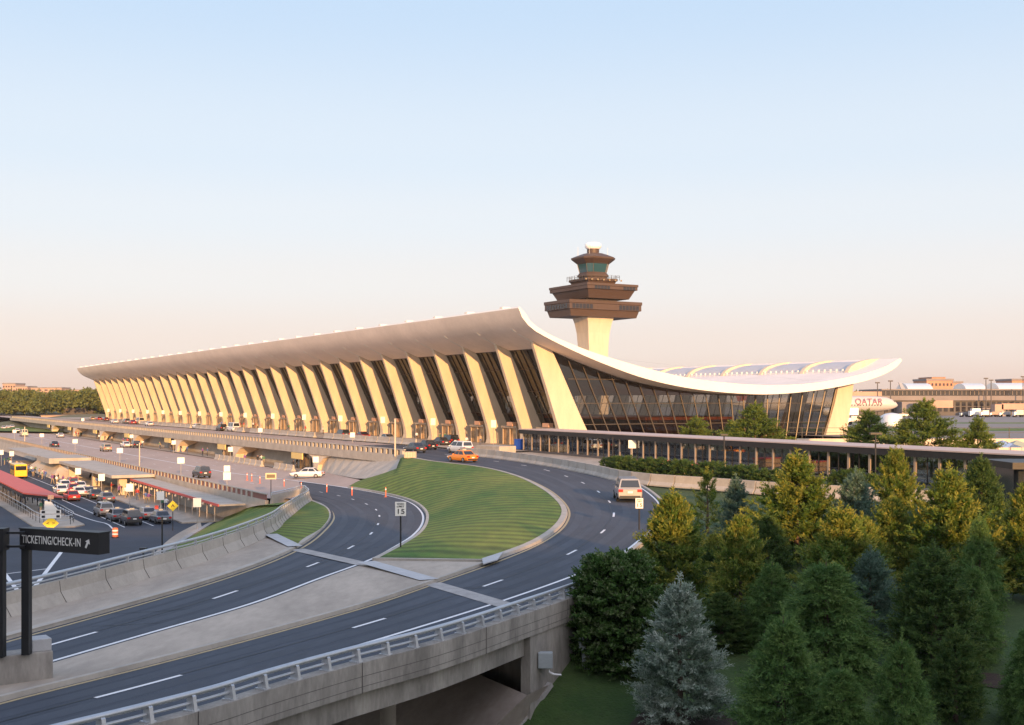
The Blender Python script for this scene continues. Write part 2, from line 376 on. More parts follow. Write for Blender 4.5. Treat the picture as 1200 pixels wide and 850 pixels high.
for A_, B_, n_ in ((il, ir, KI), (ol, orr, 250)):
    for f_ in (.15, .33, .63, .83): paint('wheel_track', [a.lerp(b, f_) for a, b in zip(A_[:n_], B_[:n_])], .55, TRK, z=.004)
    paint('tar_seal', [a.lerp(b, .475) for a, b in zip(A_[:n_], B_[:n_])], .07, SEAL, z=.008)
rk = random.Random(4)
for k in range(26):
    A_, B_ = (il[:KI], ir[:KI]) if k % 2 else (ol[:230], orr[:230]); i0 = rk.randrange(4, len(A_) - 16); f0 = rk.uniform(.05, .9); pts_ = []
    across = rk.random() < .45
    for q_ in range(9):
        ii = min(len(A_) - 1, i0 + (q_ // 3 if across else q_)); pts_.append(A_[ii].lerp(B_[ii], min(.97, max(.03, f0 + (q_ * .06 if across else 0) + rk.uniform(-.012, .012)))))
    paint('tar_seal', pts_, .05, SEAL, z=.0085)
mid_i = [a.lerp(b, .5) for a, b in zip(il, ir)]; mid_o = [a.lerp(b, .5) for a, b in zip(ol, orr)]
paint('lane_dashes', mid_i[4:], .14, M['white'], dash=(3.1, 6.6))
paint('lane_dashes', mid_o[6:240], .14, M['white'], dash=(3.1, 7.4))
for v in (-22.4, -16.4):
    paint('lane_dashes', [W(u, v, 0.008) for u in range(25, 380, 5)], .16, M['white'], dash=(3, 9))
for v in (-49.5, -45.6, -37.4, -33.6):
    paint('lane_dashes', [W(u, v, -4) for u in range(0 if v < -40 else 25, 380, 5)], .15, M['white'], dash=(3, 9))
paint('median_line', [G(409, 572, -3.2), G(350, 564, -3.8), W(19.5, -40.5, -4)] + [W(u, -41.3, -4) for u in range(30, 420, 10)], .3, M['white'], z=.02)

# gore concrete between the ramps
gi = smooth([G(*p) for p in IR[:5]] + [G(438, 657.5, -.22)], 60); go = smooth([G(*p) for p in OL[:6]] + [G(566, 662, 0)], 60)
struct(ribbon('gore_paving', lift(gi, .03), lift(go, .13), M['pave'], 6))
mb = MB(); sweep(mb, go, [(-.05, 0.0), (.12, 0.0), (.1, .14), (-.05, .145)]); struct(mb.build('gore_kerb', M['concrete']))
# grass island
iin = smooth([G(440, 657.5, -.22), G(468, 642.5, -.5), G(491, 628, -.8), G(501, 613, -1.2), G(499, 599, -1.7), G(482, 587, -2.2), G(455, 579.5, -2.6), G(409, 571.3, -3.15)], 70)
iout = smooth([G(566, 659.5, 0), G(620, 639.5, 0), G(648, 622, 0), G(659, 608, 0), G(660, 598, 0), G(650, 585, 0), G(632, 572, 0), G(600, 557.5, 0), G(560, 548, 0), G(512, 542.3, 0), W(-13, -28.6, -.2), G(471, 548, -.9), G(446, 557, -2.0), G(425, 563, -3.0), G(409, 571, -3.1)], 70)
def island(name, a, b, m, bump=.25, cross=10, z=.13):
    mb = MB(); rows = []
    for i, (p, q) in enumerate(zip(a, b)):
        rows.append([p.lerp(q, k / cross) + Z * (z + bump * min(1, i / 9, (len(a) - 1 - i) / 9) * math.sin(math.pi * k / cross)) for k in range(cross + 1)])
    mb.loft(rows, False, False, 0, True); return struct(mb.build(name, m))
island('grass_island', iin, iout, M['grass'], .35)
mb = MB(); mb.loft([[iin[0] + Z * -.1, iout[0] + Z * -.1], [iin[0] + Z * .15, iout[0] + Z * .15]], False, False); e_ = even([iin[0], iout[0]], 10); sweep(mb, e_, [(-.12, -.1), (.12, -.1), (.12, .16), (-.12, .16)]); struct(mb.build('island_kerb', M['concrete']))
kb = MB(); sweep(kb, iin, [(-.18, -.05), (.12, -.05), (.12, .15), (-.16, .14)]); sweep(kb, iout[:52], [(-.14, -.05), (.3, -.05), (.24, .15), (-.14, .16)])
struct(kb.build('island_kerb', M['concrete']))

# left shoulder, grass wedge
sh_out = smooth([G(-60, 745, 0), G(5, 727, 0), G(62, 712, 0), G(178, 678, 0), G(250, 656, -.1), G(316, 628.5, -.35)], 60)
sh_in = smooth([G(*p) for p in IL[:6]], 60)
struct(ribbon('shoulder_paving', lift(sh_out, .03), lift(sh_in, .12), M['pave'], 5))
mb = MB(); sweep(mb, il[:140], [(-.35, -.1), (.0, -.1), (-.04, .13), (-.35, .135)]); struct(mb.build('inner_kerb', M['concrete']))
w_out = smooth([G(316, 628, -.35), G(338, 610, -1.4), G(357, 594, -2.5), G(364, 588.5, -2.9)], 30)
w_in = smooth([G(346, 643, -.3), G(376.5, 621, -.9), G(386, 606, -1.6), G(381.5, 596, -2.2), G(369, 589, -2.75)], 30)
island('grass_wedge', w_out, w_in, M['grass'], .12, 6)
# expansion joint strips
def strip(name, pts, w, m, z):
    p = [G(*q) for q in pts]; p = even(p, 12); struct(ribbon(name, lift(side(p, -w / 2), z), lift(side(p, w / 2), z), m))
strip('pale_joint', [(317, 629, -.33), (346, 643.5, -.28)], .8, M['jointpale'], .16)
strip('joint_strip', [(347, 644, -.28), (428, 662, -.15)], .9, M['joint'], .02)
strip('pale_joint', [(429, 662, -.1), (503, 683.5, 0)], .9, M['jointpale'], .16)
strip('joint_strip', [(505, 684, 0), (600, 712, 0)], .9, M['joint'], .02)
# drain inlet on the gore tip
mb = MB(); mb.prism([G(565, 655.5, .17), G(590, 647.5, .17), G(583, 657, .17), G(566, 662, .17)], (0, 0, .05)); struct(mb.build('drain_slab', M['jointpale']))
# near-side shoulder of the outer ramp up to the parapet
PRp = [(-80, 885), (60, 850), (150, 828.5), (243, 805), (300, 788), (400, 761), (500, 736.5), (593, 708), (683, 678), (712, 664)]
pr = smooth([Vector((G(x, y, 1.05).x, G(x, y, 1.05).y, 0)) for x, y in PRp], 120)
orp = [p for p in orr if p.y < 59]
struct(ribbon('shoulder_asphalt', even(orp, 80), lift(even(pr, 80), -.004), M['asphalt']))

# ---------------------------------------------------------------- near bridge
br = thing('road_bridge', 'curved concrete road bridge over the underpass with pale metal tube rail along its parapet', 'bridge', tuple(pr[60]))
mb = MB(); sweep(mb, pr, [(-.05, -.3), (-.05, .3), (.02, .66), (.42, .66), (.42, -.16), (.2, -.16)])
mb.build('parapet', M['fascia'], br)
gm = MB(); L = plen(pr); nn = int(L / 2.6); q = even(pr, nn)
sd = side(q, .425)
for p in sd[::2]: gm = MB(); gm.box(p + Z * .25, (.02, .02, .84)); gm.build('parapet_joint', M['conc_dk'], br)
mb = MB(); sweep(mb, pr, [(-.2, -.86), (.12, -.86), (.12, -.17), (-.2, -.17)]); mb.build('edge_beam', M['fascia'], br)
dk = MB(); a = even(sh_out, 60); b = even([p for p in pr if p.y < 50], 60)
a2 = even([p for p in sh_out if p.y < 70], 60)
dk.loft([[p + Z * -.12, q + Z * -.12, q + Z * -.7, p + Z * -.7] for p, q in zip(a2, b)], True, True); dk.build('deck_slab', M['fascia'], br)
for zz in (.28, .0): gm = MB(); sweep(gm, pr, [(.41, zz), (.424, zz), (.424, zz + .014), (.41, zz + .014)]); gm.build('form_line', M['conc_dk'], br)
rl = MB(); rl.tube(lift(side(pr, .2), 1.05), .075, 8); rl.tube(lift(side(pr, .2), .84), .04, 6); rl.build('hand_rail', M['alu'], br)
for p in even(pr, 26):
    pm = MB(); i = min(range(len(pr)), key=lambda k: (pr[k] - p).length); t = (pr[min(i + 1, 119)] - pr[max(i - 1, 0)]).normalized(); r = Vector((t.y, -t.x, 0))
    c = p + r * .2
    pm.prism([c + r * -.13 + Z * .66 - t * .05, c + r * .16 + Z * .66 - t * .05, c + r * .1 + Z * 1.0 - t * .05, c + r * -.02 + Z * 1.1 - t * .05, c + r * -.1 + Z * 1.0 - t * .05], t * .1)
    pm.box(c + Z * .675, (.3, .24, .03), (r, t, Z))
    pm.build('rail_post', M['alu'], br)
# abutment and its wing wall, column, slope paving
A0 = Vector((.45, 42.05, 0))
ab = MB()
ab.prism([A0 + U * .1 + Z * -2.6, A0 + U * .1 + Z * -.75, A0 + U * 22 + Z * -.75, A0 + U * 22 + Z * -2.6], VV * .9)
ab.build('abutment', M['fascia'], br)
wp = [p for p in pr if p.x > .3]; 
ww = MB(); sweep(ww, even(wp, 16), [(.0, -3.2), (.36, -3.2), (.36, -.18), (.0, -.18)]); ww.build('wing_wall', M['fascia'], br)
cm = MB(); c = G(452, 836, -1.0); c = Vector((-4.15, 40.0, 0))
cm.tube([c + Z * -7.1, c + Z * -.85], .27, 20); cm.build('column', M['concrete'], br)
for k in (1, 2, 3):
    cm = MB(); c2 = c + U * 6 * k; cm.tube([c2 + Z * -7.1, c2 + Z * -.7], .27, 16); cm.build('column', M['concrete'], br)
# left edge barrier of the inner ramp (concrete safety shape with double tube rail)
bar_path = smooth([p.copy() for p in g([(-60, 745, 0), (5, 727, 0), (62, 712, 0), (178, 678, 0), (250, 656, -.1), (316, 628.5, -.35), (338, 610, -1.4), (357, 594, -2.5), (366, 588, -2.9), (364, 584, -3.1), (352, 581.5, -3.4)])] + [W(-31.5, -53.5, -4)], 160)
bt = thing('concrete_barrier', 'sloped concrete barrier with double tube rail curving along the left of the inner ramp', 'barrier', tuple(bar_path[60]))
mb = MB(); sweep(mb, lift(bar_path, .03), [(.0, 0), (-.25, .42), (-.3, .85), (-.5, .85), (-.55, -.6), (0, -.6)]); mb.build('barrier_wall', M['concrete'], bt)
gm = MB()
for i, p in enumerate(even(bar_path, 34)):
    j = min(range(160), key=lambda k: (bar_path[k] - p).length); t = (bar_path[min(j + 1, 159)] - bar_path[max(j - 1, 0)]).normalized(); r = Vector((t.y, -t.x, 0))
    gm = MB(); gm.bar(p + r * .012 + Z * .05, p - r * .24 + Z * .45, .016); gm.bar(p - r * .24 + Z * .45, p - r * .295 + Z * .86, .016); gm.build('barrier_joint', M['conc_dk'], bt)
rl = MB(); rl.tube(lift(side(bar_path, -.42), 1.17), .07, 8); rl.tube(lift(side(bar_path, -.42), .98), .035, 6); rl.build('hand_rail', M['alu'], bt)
for p in even(side(bar_path, -.42), 46):
    pm = MB(); pm.box(p + Z * 1.0, (.09, .16, .32)); pm.build('rail_post', M['alu'], bt)

# underpass: lower road, slope paving
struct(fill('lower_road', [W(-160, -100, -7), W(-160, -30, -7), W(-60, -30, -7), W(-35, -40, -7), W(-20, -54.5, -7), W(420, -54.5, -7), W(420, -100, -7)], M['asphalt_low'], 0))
fo_ = side(pr, .5); wf = lambda x_: min(fo_, key=lambda q_: abs(q_.x - x_)) + Z * -2.04
sp = MB(); k1 = wf(1.35); kA = wf(.45); k3 = Vector((-3.4, 35.1, -6.97)); k4 = kA + U * 24
sp.add([k1, kA, k4, k4 - VV * 7 - Z * 4.93, k3, Vector((.2, 40.3, -3.3)), kA - VV * 7 - Z * 4.93], [(0, 1, 5), (1, 2, 3, 6), (1, 6, 4, 5)]); struct(sp.build('slope_paving', M['darkpave']))
kb = MB(); kb.bar(k1, Vector((.2, 40.3, -3.26)), .2, .16); kb.bar(Vector((.2, 40.3, -3.26)), Vector((-4.2, 33, -6.9)), .2, .16); struct(kb.build('slope_kerb', M['joint']))

# right-hand lawn (trees stand on it)
def lawn_z(x, y):
    t = [(0, -5.6), (30, -3.9), (42, -2.3), (50, -1.5), (60, -.8), (75, -.2), (104, -.06), (140, -.06)]
    for (a, za), (b, zb) in zip(t, t[1:]):
        if y <= b: return za + (zb - za) * (y - a) / (b - a)
    return -.06
wq = even(side([p for p in pr if p.x > 1.35], .33), 40)
e1 = even([Vector((-6, 24, -7.2)), Vector((-4.2, 33, -6.9)), Vector((.25, 40.3, -3.2)), k1 + Z * .06], 24)
edge_r = e1[:-1] + [Vector((p.x, p.y, -1.97 + 1.87 * min(1, i / 31))) for i, p in enumerate(wq)] + even([Vector((p.x, p.y, -.09)) for p in orr if p.y > 62 and p.x > 5.6 and p.y < 125], 60)
mb = MB(); rows = []
for p in edge_r:
    row = []
    for k in range(33):
        t = (k / 32) ** 1.8; x = p.x + (95 - p.x) * t; y = p.y
        b_ = min(1, (x - p.x) / 5.5); b_ = b_ * b_ * (3 - 2 * b_)
        row.append(Vector((x, y, p.z + (lawn_z(x, y) - p.z) * b_ + .15 * math.sin(x * .5 + y * .21) * b_)))
    rows.append(row)
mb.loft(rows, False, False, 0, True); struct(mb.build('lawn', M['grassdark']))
mb = MB(); e = even([p for p in orr if p.y > 60 and p.x > 4.5 and p.y < 131], 60); sweep(mb, e, [(0, -.1), (.25, -.1), (.25, .13), (.03, .13)]); struct(mb.build('outer_kerb', M['concrete']))
# plaza between the barriers and the terminal
pl = [p for p in orr if p.y >= 123 and p.x > -14]
struct(fill('forecourt_paving', [p + Z * .0 for p in even(pl, 20)] + [W(-8, -10.4), W(-8, 90), Vector((260, 190, 0)), Vector((260, 104, 0)), Vector((95, 104, 0)), Vector((20, 104.5, 0)), Vector((12.5, 112, 0))], M['pave'], -.03))
struct(fill('sidewalk', [W(-8, -10.3), W(420, -10.3), W(420, 13), W(-8, 13)], M['pave'], .14))
0 and patch('barrier_lawn', [tuple(G(770, 573, 0))[:2], tuple(G(1240, 600, 0))[:2], (60, 84), (12, 92)], M['grass'], .03)
# grass slope from the barrier loop down to the lower road
sl_t = [p + Z * -.35 for p in even([q for q in side(bar_path, -.6)][60:150], 40)]
sl_b = smooth([G(150, 672, -7), G(186, 652, -7), G(235, 622, -7), at(262, 607, 151), at(280, 599, 147), at(300, 593, 139.5), at(325, 592, 131)], 40)
island('grass_slope', sl_t, sl_b, M['grass'], .3, 8, 0)
kb = MB(); sweep(kb, [p + Z * .05 for p in sl_b[:26]], [(-.25, -.2), (.25, -.2), (.25, .18), (-.25, .2)]); struct(kb.build('slope_kerb', M['joint']))
side_path = smooth([G(120, 690, -7), G(165, 662, -7), G(205, 628, -7), G(235, 612, -7)], 20)
struct(ribbon('side_path', lift(side_path, .05), lift(sl_b[:20], .06), M['pave'], 2))
# hatch paint on the lower road
for a, b, w in (((72, 647, -7), (36, 694, -7), .35), ((6, 673, -7), (55, 667, -7), .22), ((16, 686, -7), (44, 682, -7), .22), ((5, 672, -7), (24, 697, -7), .35)):
    paint('hatch_paint', [G(*a), G(*b)], w, M['white'], z=.02)
for v in (-64.6, -67.9): paint('bay_line', [W(u, v, -7) for u in (-22, 20, 60, 110)], .15, M['white'], z=.02)
paint('lane_line', smooth([G(132, 620, -7), G(125, 614, -7), W(-12, -69.6, -7), W(30, -70.2, -7), W(70, -70.4, -7)], 40), .2, M['white'], z=.02)
# taxi island with sidewalk
mb = MB(); mb.prism([W(-19, -72.9, -7), W(-17.5, -71.6, -7), W(140, -71.6, -7), W(140, -77.2, -7), W(-17.5, -77.2, -7), W(-19, -75.5, -7)], (0, 0, .16)); struct(mb.build('taxi_island', M['pave']))
mb = MB(); mb.boxuv(-21, 150, -61, -55, -7, -6.84); struct(mb.build('wall_sidewalk', M['pave']))

# ================================================================== TERMINAL
BAY, NB = 12.2, 31
UE = -6.0
def prof_pt(px, py, u=UE):
    o = W(u, 0); t = (px - 600) / F
    v = (t * o.y - o.x) / (VV.x - t * VV.y)
    Y = o.y + VV.y * v
    return (v, EYE + (HORIZON - py) * Y / F)
low_px = [(607.5, 361), (610, 368), (614, 375.5), (624.5, 386), (637.7, 394), (675, 412.5), (713, 428.5), (755, 443.4), (807, 455), (859, 460.8), (900, 462.3), (950, 458.5), (1000, 449.8), (1026.7, 442.5), (1045, 434), (1054, 427), (1057, 422.5)]
up_px = [(608.5, 359.5), (613, 361), (616, 368.5), (621, 376), (637.7, 388.6), (675, 405.5), (713, 418.7), (755, 431), (807, 443), (859, 449.5), (900, 451.5), (950, 449.5), (1000, 441), (1026, 434), (1043, 427), (1052, 421.5), (1055, 420)]
def resample2(pts, n):
    p = smooth([Vector((a, b, 0)) for a, b in pts], n); return [(q.x, q.y) for q in p]
lowp = resample2([prof_pt(*p) for p in low_px], 56); upp = resample2([prof_pt(*p) for p in up_px], 56)
def zlow(v):
    for (a, za), (b, zb) in zip(lowp, lowp[1:]):
        if a <= v <= b: return za + (zb - za) * (v - a) / max(b - a, 1e-6)
    return lowp[0][1] if v < lowp[0][0] else lowp[-1][1]
UL = BAY * NB + 6
term = thing('airport_terminal', 'long airport terminal with sagging white roof and leaning concrete columns', 'terminal', tuple(W(0, 0)))
us = [UE + (UL - UE) * i / 64 for i in range(65)]
mb = MB(); mb.loft([[W(u, v, z) for v, z in lowp] for u in us], False, False, 0, True)
mb.loft([[W(u, v, z) for v, z in upp] for u in us], False, False, 1, True)
for u in (UE, UL): mb.loft([[W(u, v, z), W(u, v2, z2)] for (v, z), (v2, z2) in zip(lowp, upp)], False, False, 2)
for k in (0, -1): mb.loft([[W(u, *lowp[k]), W(u, *upp[k])] for u in us], False, False, 2)
mb.build('roof', [M['roofw'], M['roofw'], M['roofedge']], term)
# front columns
def col_front(n):
    u = n * BAY; mb = MB()
    o = [(0.0, zlow(0) + .25), (1.5, 13.5), (3.0, 9.2), (4.3, 5.5), (5.0, 3.4), (5.35, 2.0), (5.45, 0.9), (5.3, .1)]
    i_ = [(3.6, zlow(3.6) + .3), (5.3, 13.2), (7.2, 9.4), (9.1, 5.6), (10.2, 3.5), (11.0, 2.0), (11.9, .9), (12.8, .1)]
    rings = []
    for (va, za), (vb, zb), hw in zip(o, i_, [.36, .38, .42, .46, .5, .58, .75, 1.0]):
        rings.append([W(u - hw, va, za), W(u + hw, va, za), W(u + hw, vb, zb), W(u - hw, vb, zb)])
    mb.loft(rings, True, True)
    return mb.build('column', M['terminal'], term)
def col_rear(n):
    u = n * BAY; mb = MB()
    o = [(71.0, zlow(71) + .3), (70.2, 7.5), (69.2, 3), (68.9, .1)]; i_ = [(67.2, zlow(67.2) + .3), (65.8, 7), (64.2, 3), (63.0, .1)]
    rings = [[W(u - h, va, za), W(u + h, va, za), W(u + h, vb, zb), W(u - h, vb, zb)] for (va, za), (vb, zb), h in zip(o, i_, (.4, .45, .5, .7))]
    mb.loft(rings, True, True); return mb.build('column', M['terminal'], term)
c0 = col_front(0); r0 = col_rear(0)
for n in range(1, NB + 1):
    for c in (c0, r0): d = c.copy(); COL.objects.link(d); d.location = U * BAY * n
# capital brackets running from the column head out to the lip, and lip stubs, rear ribs
cb = MB(); cb.loft([[W(-.34, v, zlow(v) - d), W(.34, v, zlow(v) - d), W(.3, v, zlow(v) + .1), W(-.3, v, zlow(v) + .1)] for v, d in ((.3, .05), (-1.5, .05), (-3.0, .04), (-3.6, .02))], True, True)
cb0 = cb.build('capital_bracket', M['roofedge'], term)
st = MB(); st.boxuv(-.5, .5, upp[0][0] + .1, upp[0][0] + 1.5, upp[0][1] - .5, upp[0][1] + .32); st0 = st.build('lip_stub', M['roofedge'], term)
rb = MB(); rp = [(69, 12.5), (69.4, 13.5), (70.1, 14.3), (71.3, 14.95), (73.4, 15.5), (75.4, 15.8), (77.6, 15.95), (77.7, 15.2), (73.8, 14.0), (69.4, 12.4)]
rb.prism([W(-.5, v, z) for v, z in rp], U * 1.0); rb0 = rb.build('roof_rib', M['terminal'], term)
cp = MB(); cpp = [(70.2, 13.0), (70.5, 13.7), (71.3, 14.4), (73.4, 15.1), (75.4, 15.45), (77.5, 15.6)]
cp.loft([[W(.5, v, z), W(BAY - .5, v, z)] for v, z in cpp], False, False, 0, True); cp0 = cp.build('clerestory_panel', M['clere'], term)
rp_ = MB()
for k in range(7): rp_.boxuv(1.2 + k * 1.6, 1.5 + k * 1.6, 69.6, 69.8, 12.6, 13.9)
rp_.boxuv(.6, BAY - .6, 69.6, 69.75, 13.4, 13.5)
rp0 = rp_.build('clerestory_rail', M['roofedge'], term)
for n in range(1, NB + 1):
    for c in (cb0, st0, rb0) + ((cp0, rp0) if n < NB else ()): d = c.copy(); COL.objects.link(d); d.location = U * BAY * n
# front bays: glazing, mullions, doors
gv = [(2.75, zlow(2.75)), (4.45, 13.2), (6.3, 9.4), (8.1, 5.6), (9.1, 3.5), (10.3, .15)]
gl = MB(); gl.loft([[W(.4, v, z), W(BAY - .4, v, z)] for v, z in gv], False, False)
gl0 = gl.build('window', M['glass'], term)
mu = MB()
for k in range(1, 6):
    uu = .4 + (BAY - .8) * k / 6
    for (v, z), (v2, z2) in zip(gv, gv[1:]): mu.bar(W(uu, v - .06, z), W(uu, v2 - .06, z2), .14, .22)
for v, z in gv[1:5] + [gv[0]]: mu.bar(W(.4, v - .05, z), W(BAY - .4, v - .05, z), .12)
mu0 = mu.build('mullion', M['bronze'], gl0)
rg = MB(); rg.loft([[W(.4, v, z), W(BAY - .4, v, z)] for v, z in ((67.2, zlow(67)), (64.4, 3), (63.6, .15))], False, False); rg0 = rg.build('rear_window', M['rearglass'], term)
rm = MB()
for k in range(1, 5):
    uu = BAY * k / 5; rm.bar(W(uu, 67.2, zlow(67)), W(uu, 63.6, .15), .14)
rm0 = rm.build('mullion', M['bronze'], rg0)
def ves():
    mb = MB(); u0, u1 = 2.6, 7.6
    mb.boxuv(u0 - .2, u1 + .2, 5.6, 10.6, 3.05, 3.4)
    for uu in (u0, (u0 + u1) / 2, u1): mb.boxuv(uu - .12, uu + .12, 5.8, 6.0, .14, 3.05)
    for uu in (u0, u1): mb.boxuv(uu - .06, uu + .06, 8, 8.2, .14, 3.05)
    a = mb.build('vestibule', mat('vestibule_tan', (.42, .32, .22), .6), term)
    g_ = MB(); g_.boxuv(u0 + .05, u1 - .05, 6.1, 10.4, .16, 3.0); b = g_.build('vestibule_glass', mat('vestibule_amber', (.62, .38, .17), .3, noise=.5, nscale=.7, col2=(.14, .09, .06)), a)
    h = MB(); h.boxuv(u0 + .6, u0 + 2.6, 5.3, 6.2, 3.42, 4.1); c = h.build('sign_box', mat('sign_box_tan', (.62, .34, .2), .6), a)
    return a
vs0 = ves()
for n in range(1, NB):
    for p in (gl0, rg0, vs0):
        d = p.copy(); COL.objects.link(d); d.location = U * BAY * n
        for ch in p.children: e = ch.copy(); COL.objects.link(e); e.parent = d
# end facade glass between column n=0 and rear column n=0, fan of mullions
eg = MB(); em = MB(); nm = 22
tops = [4.0 + (67.0 - 4.0) * k / nm for k in range(nm + 1)]; bots = [11.6 + (63.4 - 11.6) * k / nm for k in range(nm + 1)]
def epos(k, z):
    zt = zlow(tops[k]); t = max(0.0, (zt - z) / zt); v = tops[k] + (bots[k] - tops[k]) * t; return v
hz = [0.15, 3.9, 7.4, 11.4]
for k in range(nm):
    lv = sorted(set(hz + [zlow(tops[k]), ]))
    for z0, z1 in zip(lv, lv[1:]):
        if z1 > min(zlow(tops[k]), zlow(tops[k + 1])) + 1.5: z1 = None
    zs0 = [0.15 + (zlow(tops[k]) - .15) * j / 6 for j in range(7)]; zs1 = [0.15 + (zlow(tops[k + 1]) - .15) * j / 6 for j in range(7)]
    eg.loft([[W(0, epos(k, a), a), W(0, epos(k + 1, b), b)] for a, b in zip(zs0, zs1)], False, False)
for k in range(nm + 1):
    zt = zlow(tops[k]); pts = [W(-.08, epos(k, zt * j / 6 + .15 * (1 - j / 6)), zt * j / 6 + .15 * (1 - j / 6)) for j in range(7)]
    for a, b in zip(pts, pts[1:]): em.bar(a, b, .13, .2)
for z in hz[1:]:
    vs = [v for v in np.linspace(4.5, 66.5, 63) if zlow(v) > z + .1]
    runs = []; cur = [vs[0]]
    for a, b in zip(vs, vs[1:]):
        if b - a > 1.5: runs.append(cur); cur = []
        cur.append(b)
    runs.append(cur)
    for r in runs:
        v0 = r[0] + (7.4 * (1 - z / 17) if r[0] < 8 else 0)
        if r[-1] > v0: em.bar(W(-.1, v0, z), W(-.1, r[-1] - (1.5 if z < 8 else .5), z), .12)
em.bar(W(-.12, 3.8, zlow(3.8) - .08), W(-.12, 66, zlow(66) - .08), .01)
for v in range(4, 66, 2): em.bar(W(-.12, v, zlow(v) - .12), W(-.12, v + 2, zlow(v + 2) - .12), .2)
ego = eg.build('end_window', M['glass'], term); em.build('mullion', M['bronze'], ego)
# far end closed by a wall of glass
fe = MB(); fe.loft([[W(BAY * NB, v, .1), W(BAY * NB, v, zlow(v))] for v in (5, 15, 30, 45, 60, 67)], False, False); fe.build('far_end_window', M['glass'], term)
# interior
it = MB(); it.boxuv(-1, 380, 12, 64, -.2, .2); it.build('hall_floor', M['interior'], term)
it = MB(); it.boxuv(6, 372, 27, 46, .2, 4.4); it.build('ticket_block', M['counter'], term)
it = MB(); it.boxuv(5.7, 372.3, 26.7, 46.3, 4.4, 4.9); it.build('ticket_block_trim', M['orangeband'], term)
for k in range(14):
    it = MB(); it.boxuv(8 + k * 26, 14 + k * 26, 15, 23, .2, 1.3 + (k % 3) * .3); it.build('counter', M['counter'], term)
for k in range(6):
    it = MB(); it.boxuv(2 + k * 3, 3 + k * 3, 50 + (k * 37 % 11), 53 + (k * 37 % 11), .2, 3 + k % 2); it.build('kiosk', mat('kiosk', (.3 + .05 * k, .22, .12), .5), term)

# ================================================================== CONTROL TOWER
TC = Vector((26.6, 392, 0))
tw = thing('control_tower', 'control tower with stacked bronze platforms and white dome rising behind the terminal', 'tower', tuple(TC))
def TZ(py): return EYE + (HORIZON - py) * 392 / F
def rect_loft(mb, levels, off=(0, 0), mi=0, ch=0):
    rings = []
    for wu, wv, z in levels:
        c = TC + U * off[0] + VV * off[1] + Z * z
        rings.append([c - U * wu / 2 - VV * wv / 2, c - U * wu / 2 + VV * wv / 2, c + U * wu / 2 + VV * wv / 2, c + U * wu / 2 - VV * wv / 2])
    mb.loft(rings, True, True, mi)
mb = MB(); rect_loft(mb, [(6.8, 7.6, 0), (6.6, 7.4, 22), (6.7, 7.6, 26), (7.2, 8.2, 30), (8.2, 9.2, 33.2), (9.4, 10.6, 35.6)]); mb.build('shaft', M['terminal'], tw)
mb = MB(); rect_loft(mb, [(13, 25.4, TZ(373)), (14.2, 26.6, TZ(365.5)), (15.3, 27.8, TZ(365)), (15.3, 27.8, TZ(358.5)), (15.7, 28.2, TZ(358)), (15.7, 28.2, TZ(354.6))]); mb.build('lower_platform', M['towerbrown'], tw)
mb = MB(); rect_loft(mb, [(10, 12, TZ(355)), (10, 12, TZ(352))]); mb.build('platform_neck', M['terminal'], tw)
mb = MB(); rect_loft(mb, [(18.6, 15.6, TZ(352.5)), (21.6, 18, TZ(343)), (22.9, 19.3, TZ(342.5)), (22.9, 19.3, TZ(339)), (23.3, 19.7, TZ(338.6)), (23.3, 19.7, TZ(336))]); mb.build('upper_platform', M['towerbrown'], tw)
def tower_windows(wu, wv, zc, h, rng, side_, n, w):
    for a, b in rng:
        k = int((b - a) / n)
        for i in range(k):
            t = a + (i + .5) * n
            m_ = MB()
            if side_ == 'V': m_.box(TC - U * (wu / 2 + .03) + VV * t + Z * zc, (.1, w, h), (U, VV, Z))
            else: m_.box(TC - VV * (wv / 2 + .03) + U * t + Z * zc, (w, .1, h), (U, VV, Z))
            m_.build('window', M['towerdark'], tw)
tower_windows(15.3, 27.8, TZ(361.8), 1.5, [(-13, -5), (5, 13)], 'V', 1.33, 1.05)
tower_windows(15.3, 27.8, TZ(361.8), 1.5, [(-6.6, 6.6)], 'U', 1.65, 1.2)
tower_windows(22.9, 19.3, TZ(340.8), 1.0, [(-7, -1), (4, 9)], 'V', 1.2, .95)
mb = MB(); rect_loft(mb, [(9.4, 9.4, TZ(336)), (11, 11, TZ(331)), (11.6, 11.6, TZ(330.5)), (11.6, 11.6, TZ(328))]); mb.build('balcony', M['towerbrown'], tw)
rl = MB()
for s in (-1, 1):
    for h in (1.0, .5):
        rl.box(TC + U * s * 6.2 + Z * (TZ(328) + h), (.06, 12.4, .06), (U, VV, Z)); rl.box(TC + VV * s * 6.2 + Z * (TZ(328) + h), (12.4, .06, .06), (U, VV, Z))
    for k in range(9):
        t = -6.2 + 12.4 * k / 8; rl.box(TC + U * s * 6.2 + VV * t + Z * (TZ(328) + .3), (.1, .1, 1.6), (U, VV, Z)); rl.box(TC + VV * s * 6.2 + U * t + Z * (TZ(328) + .3), (.1, .1, 1.6), (U, VV, Z))
for k in range(7): rl.box(TC - U * 6.3 + VV * (-6.8 + k * 2.27) + Z * TZ(330), (.5, .5, .5))
rl.build('balcony_rail', M['bronze'], tw)
ch8 = lambda a, c: [(-a, -c), (-c, -a), (c, -a), (a, -c), (a, c), (c, a), (-c, a), (-a, c)]
def oct_loft(name, lv, m):
    mb = MB(); mb.loft([[TC + U * p + VV * q + Z * z for p, q in ch8(a, a * .62)] for a, z in lv], True, True); return mb.build(name, m, tw)
oct_loft('cab_base', [(3.9, TZ(328)), (3.9, TZ(325.5)), (4.35, TZ(325)), (4.35, TZ(323.2)), (3.75, TZ(320))], M['towerbrown'])
